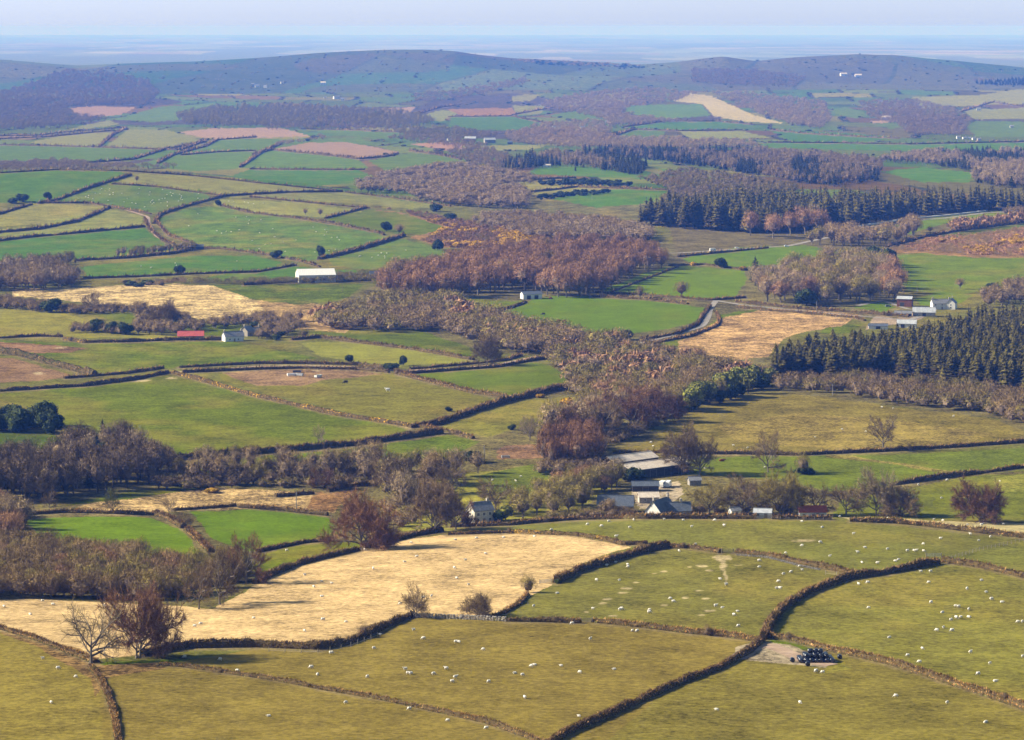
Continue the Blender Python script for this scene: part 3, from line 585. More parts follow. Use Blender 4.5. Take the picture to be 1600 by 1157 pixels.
def dome(seed,n,cz,rx,rz,L_,w,trunk=True,lobes=3.0,core=.43):
    r=np.random.default_rng(seed); T=Geo(); Cr=Geo()
    u=unit(r.normal(size=(n,3))); u[:,2]=np.where(u[:,2]<-.45,-u[:,2],u[:,2])
    lob=.72+.28*(.5+.5*np.sin(u[:,0]*lobes*2+seed)*np.cos(u[:,1]*lobes*1.7+seed*2)+.25*np.sin(u[:,2]*6+u[:,0]*5+seed))
    rad=r.random(n)**.38*lob
    p=u*rad[:,None]*[rx,rx,rz]+[0,0,cz]
    d=unit(p-np.array([0,0,cz-rz*.9])+r.normal(size=(n,3))*.34+[0,0,.35])
    k=int(n*.68); slivers(Cr,p[:k]-d[:k]*L_*.5,d[:k],r.uniform(.6,1.3,k)*L_,w,0,r)
    un=unit(u[k:]/np.array([rx,rx,rz])+r.normal(size=(n-k,3))*.35); tg_=unit(np.cross(un,r.normal(size=(n-k,3))*[1,1,.25])); tb=np.cross(un,tg_); q_=p[k:]; l2=L_*r.uniform(.5,1.,(n-k,1))
    V_=np.stack([q_-tg_*w*.9-tb*l2*.4,q_+tg_*w*.9-tb*l2*.3,q_+tb*l2*.6],1).reshape(-1,3); Cr.add(V_,np.arange(3*(n-k)).reshape(-1,3),0)
    if core: blob(Cr,0,0,cz-rz*.08,rx*core,rx*core,rz*core,seed,1,9,5)  # opaque core added inside the crown, stops light passing through for dome shading
    if trunk:
        tube(T,[(0,0,-.04),(0,0,.15),(.01,.01,cz-rz*.3),(.015,0,cz+rz*.3)],[.03,.024,.017,.006],0,4)
        for k_ in range(5):
            a=k_*1.26+r.random(); e=np.array([math.cos(a)*rx*.7,math.sin(a)*rx*.7,cz+rz*r.uniform(-.1,.5)])
            tube(T,[(0,0,cz-rz*r.uniform(.5,.9)),e*.55+np.array([0,0,cz-rz*.5])*.45+[0,0,.02],e],[.013,.009,.003],0,3)
    return T,Cr,2*rx
def blob(g,cx,cy,cz,rx,ry,rz,seed,m=0,nu=10,nv=6):
    V=[];f=[]
    for i in range(nv+1):
        for j in range(nu):
            t=math.pi*i/nv; a=2*math.pi*j/nu; q=1+.18*math.sin(3*a+seed+2*t)+.1*math.sin(5*t+seed*2)
            V.append((cx+rx*math.sin(t)*math.cos(a)*q,cy+ry*math.sin(t)*math.sin(a)*q,cz+rz*math.cos(t)*q))
    for i in range(nv):
        for j in range(nu): f.append((i*nu+j,(i+1)*nu+j,(i+1)*nu+(j+1)%nu,i*nu+(j+1)%nu))
    g.add(V,f,m)
def evergreen(seed,n,cz,rx,rz,s):
    r=np.random.default_rng(seed); T=Geo(); Cr=Geo(); k_=8
    tube(T,[(0,0,-.04),(0,0,.4)],[.035,.02],0,4)
    cs=[(0,0,cz,.85)]+[(math.cos(a)*rx*.6,math.sin(a)*rx*.6,cz+r.uniform(-.35,.45)*rz,r.uniform(.42,.68)) for a in r.uniform(0,6.28,k_)]
    for cx,cy,c_,q in cs:
        blob(Cr,cx,cy,c_,rx*.72*q,rx*.72*q,rz*.78*q,seed+cx*9)
        m=int(n*q/3); u=unit(r.normal(size=(m,3))); p=u*[rx*.9*q,rx*.9*q,rz*.95*q]*r.uniform(.75,1.12,(m,1))+[cx,cy,c_]
        p[:,2]=np.maximum(p[:,2],.02); leaves(Cr,p,unit(u+r.normal(size=(m,3))*.5),s,0,r)
    return T,Cr,2*rx
def conifer(seed,lay,br,w=.23,bm=1):
    r=np.random.default_rng(seed); T=Geo(); Cr=Geo()
    tube(T,[(0,0,-.03),(0,0,.5),(0,0,.97)],[.016,.011,.003],0,4)
    V=[];f=[];mi=[]
    for i in range(lay):
        t=i/(lay-1); z=.16+.80*t; R_=w*(1-t)**.62*(.9+.2*r.random())+.012
        for j in range(br):
            a=2*math.pi*(j+r.random()*.6)/br+i; Rr=R_*r.uniform(.65,1.15); c_,s_=math.cos(a),math.sin(a); hw=.5*Rr*2.6/ (br**.5)*.75
            zz=z+r.uniform(-.02,.02); n0=len(V)
            V+=[(c_*.01,s_*.01,zz+.035),(c_*Rr*.6-s_*hw,s_*Rr*.6+c_*hw,zz-.012),(c_*Rr,s_*Rr,zz-.03*(1-t)-.005),(c_*Rr*.6+s_*hw,s_*Rr*.6-c_*hw,zz-.012)]
            f.append((n0,n0+1,n0+2,n0+3)); mi.append(1 if (t<.33 and r.random()<.6 and bm) else 0)
    n0=len(V); V.append((0,0,.9)); m_=7
    for j in range(m_): a=2*math.pi*j/m_; V.append((math.cos(a)*w*.52,math.sin(a)*w*.52,.16))
    cone=[(n0,n0+1+j,n0+1+(j+1)%m_) for j in range(m_)]
    V=np.array(V); f=np.array(f); mi=np.array(mi)
    Cr.add(V,f[mi==0],0); Cr.f.append((np.array(cone),0))
    if (mi==1).any(): Cr.f.append((f[mi==1],1))
    return T,Cr,2*w
KIND={}   # kind -> (LOD0 list, LOD1 list, LOD2 list, materials crown, trunk, name)
def reg(k,l1,l2,cm,tm,name,word):
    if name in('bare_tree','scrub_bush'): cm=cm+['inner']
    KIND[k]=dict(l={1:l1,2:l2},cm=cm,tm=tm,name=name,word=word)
reg('beech',[dome(s,1100,.53,.43,.47,.12,.0095) for s in (1,2,3)],[dome(s,340,.53,.44,.47,.12,.020) for s in (1,2)],['beech'],'trunk','bare_tree','reddish brown bare tree')
reg('oak',[dome(s,1000,.53,.45,.47,.12,.0095) for s in (4,5,6)],[dome(s,340,.53,.45,.47,.12,.020) for s in (4,5)],['oak'],'trunk','bare_tree','grey brown bare tree')
reg('purple',[dome(s,1000,.53,.45,.47,.12,.0095) for s in (7,8)],[dome(s,340,.53,.45,.47,.12,.020) for s in (6,7)],['purple'],'trunk','bare_tree','purplish brown bare tree')
reg('beechd',[dome(s,1100,.53,.40,.47,.13,.009) for s in (41,42,43)],[dome(s,340,.53,.42,.47,.12,.020) for s in (41,42)],['beechd'],'trunk','bare_tree','dark reddish bare tree')
reg('oakd',[dome(s,1000,.53,.45,.47,.12,.0095) for s in (44,45)],[dome(s,340,.53,.45,.47,.12,.020) for s in (44,45)],['oakd'],'trunk','bare_tree','dark brown bare tree')
reg('shaded_bare',[dome(s,1000,.53,.45,.47,.12,.0095) for s in (35,36)],[dome(s,340,.53,.45,.47,.12,.020) for s in (35,36)],['shaded_bare'],'trunkdark','bare_tree','dark leafless tree')
reg('ash',[dome(s,400,.6,.38,.4,.12,.009) for s in (9,10)],[dome(s,60,.6,.38,.4,.22,.045) for s in (8,9)],['ash'],'trunk','bare_tree','pale grey bare tree')
reg('olive',[dome(s,1050,.53,.45,.47,.12,.0095) for s in (11,12)],[dome(s,340,.53,.45,.47,.12,.020) for s in (11,12)],['olive'],'trunk','bare_tree','olive brown budding tree')
reg('willow',[dome(s,1100,.42,.6,.52,.12,.0115,True,2.2) for s in (13,14,15)],[dome(s,380,.42,.6,.52,.12,.024,False,2.2) for s in (13,14)],['willow'],'trunk','scrub_bush','brown scrub bush')
reg('wolive',[dome(s,1100,.42,.6,.52,.12,.0115,True,2.2) for s in (16,17)],[dome(s,380,.42,.6,.52,.12,.024,False,2.2) for s in (15,16)],['olive'],'trunk','scrub_bush','olive brown scrub bush')
reg('wred',[dome(s,1100,.42,.58,.52,.12,.0115,True,2.2) for s in (18,19)],[dome(s,80,.42,.58,.52,.3,.07,False,2.2) for s in (17,18)],['beech'],'trunk','scrub_bush','reddish scrub bush')
reg('holly',[evergreen(s,900,.5,.42,.5,.055) for s in (20,21,22)],[evergreen(s,90,.5,.42,.5,.15) for s in (20,21)],['holly'],'trunkdark','evergreen_bush','dark evergreen bush')
reg('ivy',[evergreen(s,900,.55,.40,.44,.055) for s in (23,24)],[evergreen(s,90,.5,.42,.45,.15) for s in (22,23)],['ivy'],'trunkdark','evergreen_tree','yellow green leafy tree')
reg('pine',[conifer(s,18,11) for s in (25,26,27)],[conifer(s,7,6) for s in (25,26)],['pine','pinebrown'],'trunkdark','conifer','dark green conifer')
reg('spruce',[conifer(s,15,9,.2,0) for s in (28,29)],[conifer(s,6,5,.24,0) for s in (28,29)],['spruce'],'trunkdark','conifer','dark blue green conifer')
reg('larch',[conifer(s,13,8,.2,0) for s in (30,31)],[conifer(s,6,5,.22,0) for s in (30,31)],['larch'],'trunkdark','conifer','pale green larch')
reg('gorse',[evergreen(s,500,.4,.6,.5,.12) for s in (33,34)],[evergreen(s,60,.4,.6,.5,.28) for s in (33,)],['gorse'],'trunkdark','gorse_bush','yellow flowering gorse bush')
_mc={}
def parts_mesh(k,lod,vi):
    key=(k,lod,vi)
    if key not in _mc:
        K=KIND[k]; T,Cr,w=K['l'][lod][vi%len(K['l'][lod])]
        cm=[M[c] for c in K['cm']]
        one=Geo(); 
        for q,f in zip([0],[0]): pass
        one.v=list(Cr.v); one.f=[(f,m) for f,m in Cr.f]; one.n=Cr.n
        for f,m in T.f: one.f.append((f+Cr.n,len(cm)))
        one.v+=T.v; one.n+=T.n
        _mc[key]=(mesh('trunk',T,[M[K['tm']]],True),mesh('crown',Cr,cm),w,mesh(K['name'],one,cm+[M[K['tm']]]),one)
    return _mc[key]
def place_tree(k,x,y,hpx,wpx,label,group,vi=None,sink=.3):
    X,Y,Z=P(x,y); h=hpx*Y/F; w=wpx*Y/F
    vi=R.randrange(6) if vi is None else vi
    tm,cm,w0,om,_=parts_mesh(k,1,vi); K=KIND[k]
    s=(w/w0,w/w0,h)
    rz=R.random()*6.28
    if hpx<24:
        o=link(K['name'],om,None,(X,Y,Z-sink)); 
    else:
        o=link(K['name'],None,None,(X,Y,Z-sink)); link('trunk',tm,o); link('crown',cm,o)
    o.scale=s; o.rotation_euler=(0,0,rz)
    tag(o,label,{'scrub_bush':'bush','evergreen_bush':'bush','gorse_bush':'bush','conifer':'conifer'}.get(K['name'],'tree'),group)
    return o
# signature trees with real limbs
_hi={}
def hi_tree(x,y,hpx,wpx,mat,label,seed=1,group=None,trunk='trunk',**kw):
    key=(seed,mat,tuple(kw.items()))
    if key not in _hi:
        T,Cr,w=bare_hi(seed,**kw); _hi[key]=(mesh('trunk',T,[M[trunk]],True),mesh('crown',Cr,[M[mat]]),w)
    tm,cm,w0=_hi[key]; X,Y,Z=P(x,y); h=hpx*Y/F; w=wpx*Y/F
    o=link('bare_tree',None,None,(X,Y,Z-.1)); link('trunk',tm,o); link('crown',cm,o)
    o.scale=(w/w0,w/w0,h); o.rotation_euler=(0,0,R.uniform(-.4,.4) if len(key)<3 else 0); tag(o,label,'tree',group); return o
T_=[ # x, foot row, height, width, twigs, words, seed, options
(215,1029,128,122,'beechd','big wide reddish bare tree beside the hedge corner at bottom left of the straw field',101,dict(spread=1.15,low=.15,dens=1.7,multi=2)),
(142,1037,112,92,'ash','pale gnarled leafless tree just left of the big reddish tree at bottom left',102,dict(spread=1.2,low=.22,dens=.35,twigw=.004)),
(311,952,82,46,'oakd','slim white-trunked bare tree, left one of the pair at the edge of the straw field',103,dict(spread=.8,low=.3,dens=1.)),
(343,945,96,66,'oakd','taller white-trunked bare tree, right one of the pair at the edge of the straw field',104,dict(spread=.85,low=.25,dens=1.2)),
(385,912,88,66,'beechd','reddish bare tree rising behind the white-trunked pair',105,dict(spread=.85,low=.25,dens=1.5)),
(361,905,66,60,'oakd','brown bare tree crowded behind the white-trunked pair',106,dict(spread=.9,low=.25,dens=1.4)),
(566,859,98,112,'beechd','large rounded red-brown bare tree at the top left corner of the straw field',107,dict(spread=1.1,low=.16,dens=2.,multi=2)),
(648,966,62,42,'oakd','small upright bare tree growing from the stone wall below the straw field',108,dict(spread=.75,low=.2,dens=.9,multi=2)),
(747,963,40,48,'oakd','low spreading many-stemmed thorn tree at the right end of the stone wall',109,dict(spread=1.2,low=.1,dens=.9,multi=3)),
(175,803,44,24,'ivy','small ivy-clad tree standing on the hedge of the bright green field',110,dict(spread=.8,low=.3,dens=1.5)),
(78,797,42,26,'oakd','thin pinkish bare tree on the hedge in front of the dark lower left wood',111,dict(spread=.8,low=.2,dens=.8)),
(264,803,30,24,'oakd','thin bare tree on the bracken hedge between the two bright green fields',112,dict(spread=.8,dens=.5)),
(288,822,26,26,'oakd','gnarled dark tree leaning over the bracken hedge corner',113,dict(spread=1.1,dens=1,lean=.2)),
(677,833,92,80,'oakd','tall grey-brown bare tree immediately left of the white stone house',114,dict(spread=.95,low=.2,dens=1.8,multi=2)),
(712,828,66,62,'beechd','reddish-brown bare tree half in front of the left side of the white stone house',115,dict(spread=1.,low=.18,dens=1.8)),
(640,800,60,60,'ash','pale grey bare tree above and left of the white stone house',116,dict(spread=.95,low=.25,dens=1.6)),
(608,773,86,64,'oakd','tall dark-limbed bare tree right of the bracken bank in the valley',117,dict(spread=.95,low=.25,dens=1.3)),
(630,771,56,44,'oakd','slighter bare tree beside the tall dark-limbed valley tree',118,dict(spread=.8,low=.25,dens=1.3)),
(708,772,60,54,'oakd','bare tree in the yellowish meadow behind the white stone house',119,dict(spread=.9,low=.25,dens=1.2)),
(775,806,66,60,'oakd','greenish-brown bare tree behind the right end of the white stone house',120,dict(spread=.95,low=.25,dens=1.5)),
(1380,704,62,44,'oakd','lone white-trunked bare tree on the hedge across the right-hand pasture',121,dict(spread=.85,low=.3,dens=1.2)),
(1200,738,70,50,'oakd','bare tree standing alone in the pasture left of the dark round bush',122,dict(spread=.85,low=.22,dens=1.2)),
(1066,742,90,60,'oakd','tall grey bare tree beside the right end of the long barns',123,dict(spread=.75,low=.25,dens=1.7,multi=2)),
(1094,744,80,56,'oakd','second tall grey bare tree a little right of the long barns',124,dict(spread=.8,low=.25,dens=1.6)),
(1533,816,76,78,'beechd','broad round reddish bare tree standing alone at far right above the foreground crest',125,dict(spread=1.,low=.12,dens=2.2,multi=2)),
(1371,806,82,66,'ash','pale ivy-footed bare tree behind the crest hedge',126,dict(spread=.9,low=.2,dens=1.4,multi=2)),
(1408,807,54,62,'oakd','low rounded bare tree at the right end of the row behind the crest hedge',127,dict(spread=1.1,low=.15,dens=1.6,multi=2)),
(1221,806,78,70,'olive','ivy-covered olive tree left of the little red-roofed shed',128,dict(spread=.95,low=.15,dens=2.,multi=2)),
(1160,804,66,62,'oakd','bare tree with dark limbs between the farmhouse and the ivy-covered tree',129,dict(spread=1.,low=.2,dens=1.5)),
(1274,806,56,60,'oakd','bare tree just in front of the little red-roofed shed',130,dict(spread=.95,low=.25,dens=1.1)),
(1108,803,54,62,'olive','olive-brown spreading tree immediately right of the farmhouse',131,dict(spread=1.1,low=.18,dens=1.6)),
(1322,805,50,56,'oakd','bushy bare tree right of the little red-roofed shed',132,dict(spread=1.,low=.2,dens=1.4)),
(760,571,52,44,'oakd','bare tree at the field corner near the middle of the valley',133,dict(spread=.85,low=.2,dens=1.6,multi=2)),
(497,692,32,20,'ash','slim pale bare tree standing on the thick hedge below the big pasture',134,dict(spread=.7,dens=.6)),
(828,688,42,34,'ash','pale-stemmed bare tree beside the cattle pen',135,dict(spread=.9,dens=.8)),
(257,510,48,48,'oakd','round bare tree behind the red-roofed building',136,dict(spread=1.,low=.15,dens=1.8,multi=2)),
(146,486,34,36,'oakd','bare tree on the near edge of the straw-coloured bog',137,dict(spread=1.,low=.18,dens=1.6)),
(562,742,60,56,'oakd','bare tree near the thick hedge in the valley bottom',138,dict(spread=.95,low=.2,dens=1.3)),
(505,765,40,40,'beechd','small reddish bare tree at the rusty bracken patch',139,dict(spread=.9,dens=1.4)),
(440,745,44,34,'oakd','slim bare tree left of the rusty bracken patch',140,dict(spread=.8,dens=1)),
(1040,660,62,60,'beechd','large brown bare tree overhanging the lane at the corner of the right-hand pasture',141,dict(spread=1.,low=.2,dens=2.,multi=2)),
(990,672,66,64,'beechd','large brown bare tree in the lane avenue, left of the one at the pasture corner',142,dict(spread=1.,low=.2,dens=2.)),
(940,686,70,66,'oakd','large dark bare tree at the lower end of the lane avenue',143,dict(spread=1.,low=.2,dens=2.)),
]
for x,y,h,w,mt,lb,sd_,kw in T_: hi_tree(x,y,h*1.04,w,mt,lb,sd_,**kw)
# smaller single plants: kind, x, foot row, height, width, words
S_=[('wolive',825,926,34,34,'round olive-brown bush at the gap between the straw field and the green field'),
('holly',735,723,22,34,'dark evergreen clump at the end of the hedge above the cattle pen'),
('holly',975,531,18,28,'dark round bush at the bottom edge of the bright green field'),
('holly',1127,419,19,20,'dark round bush on the hedge right of the beech wood'),
('spruce',1180,447,48,26,'tall dark conifer at the left edge of the tree clump above the tan moor'),
('wolive',1255,741,42,36,'dark round bush with a long shadow in the right-hand pasture'),
('holly',1258,741,14,30,'low dark bush at the foot of the round bush in the right-hand pasture'),
('holly',80,488,23,34,'large dark evergreen bush at the near edge of the bog'),
('holly',152,519,24,24,'leftmost dark evergreen in the group left of the red roof'),('holly',174,521,20,20,'middle dark evergreen in the group left of the red roof'),('holly',196,523,20,26,'rightmost dark evergreen in the group left of the red roof'),
('wolive',214,512,18,24,'pale olive bush above the evergreens left of the red roof'),
('wolive',475,527,16,26,'light green bush beside the lane right of the grey farmhouse'),
('holly',630,571,18,12,'small dark tree on the lane hedge in the middle fields'),('holly',545,566,14,14,'dark bush on the lane hedge with a pale post beside it'),
('holly',610,579,12,28,'dark evergreen bush beside the gate on the lane hedge'),
('holly',701,643,8,12,'small dark bush at the corner of the brownish field'),
('holly',98,703,12,18,'dark bush at the edge of the shaded field at far left'),
('gorse',119,697,12,18,'bright yellow gorse bush by the shaded field at far left'),
('gorse',885,631,12,22,'bright yellow gorse bush standing in the grass below the middle hedge'),
('gorse',912,618,14,20,'yellow gorse bush at the scrub edge right of the middle hedge'),
('holly',502,403,20,14,'dark bush at the foot of the straight dark hedge on the left hill'),
('holly',432,404,14,20,'dark bush above the white barn'),
('holly',604,362,16,18,'dark bush on the hedge across the left hill'),('oak',624,366,18,24,'bare brown tree beside the dark bush on the left hill'),
('holly',281,428,16,18,'dark bush on the straight hedge left of the white barn'),
('holly',75,312,14,14,'dark round bush on the hill hedge at far left'),('holly',36,316,14,22,'dark twin bush on the hill at far left'),('holly',20,318,11,16,'small dark bush at the left end of the hill hedge'),
('oak',214,285,12,10,'small bare tree on the skyline field of the left hill'),('holly',341,322,10,10,'dark small bush by the hill hedge junction'),
('oak',500,338,14,14,'bare tree in the olive field of the left hill'),('oak',477,336,12,12,'smaller bare tree in the olive field of the left hill'),
('holly',682,331,14,22,'dark bush at the upper end of the gorse ridge'),('holly',705,345,14,22,'dark bush in the middle of the gorse ridge'),('holly',684,391,20,18,'dark upright bush below the gorse ridge'),
('spruce',899,268,9,6,'tiny pointed conifer standing alone in the far parkland field'),
('wolive',1000,465,24,20,'bare bush on the double hedge below the upper bright green field'),('oak',1065,466,30,34,'bare tree on the double hedge below the upper bright green field'),
('holly',872,912,10,12,'green ivy-clad bush beside the field gate in front of the dark hedge'),
('oak',1453,364,12,16,'small dark bare tree in the green strip at right'),
('holly',1022,345,12,10,'dark bush at the left end of the conifer plantation'),
('holly',1255,805,10,14,'dark bush on the crest hedge beside the red-roofed shed'),
('ivy',790,813,26,26,'leafy green tree at the right end of the white stone house'),('holly',778,815,22,18,'dark evergreen against the white stone house'),
('holly',990,752,26,40,'dark evergreen behind the low farm roofs'),('gorse',845,622,8,14,'yellow gorse at the left end of the middle dark hedge'),
('oak',1500,452,20,22,'bare tree left of the white house at right'),('gorse',1083,415,7,10,'yellow gorse on the hedge right of the beech wood'),('gorse',1160,423,8,12,'yellow gorse at the foot of the tall dark conifer'),
('gorse',330,770,9,22,'orange gorse at the edge of the bracken band'),('holly',800,672,10,14,'dark bush on the grass above the cattle pen')]
for k,x,y,h,w,lb in S_: place_tree(k,x,y,h,w,lb,None)
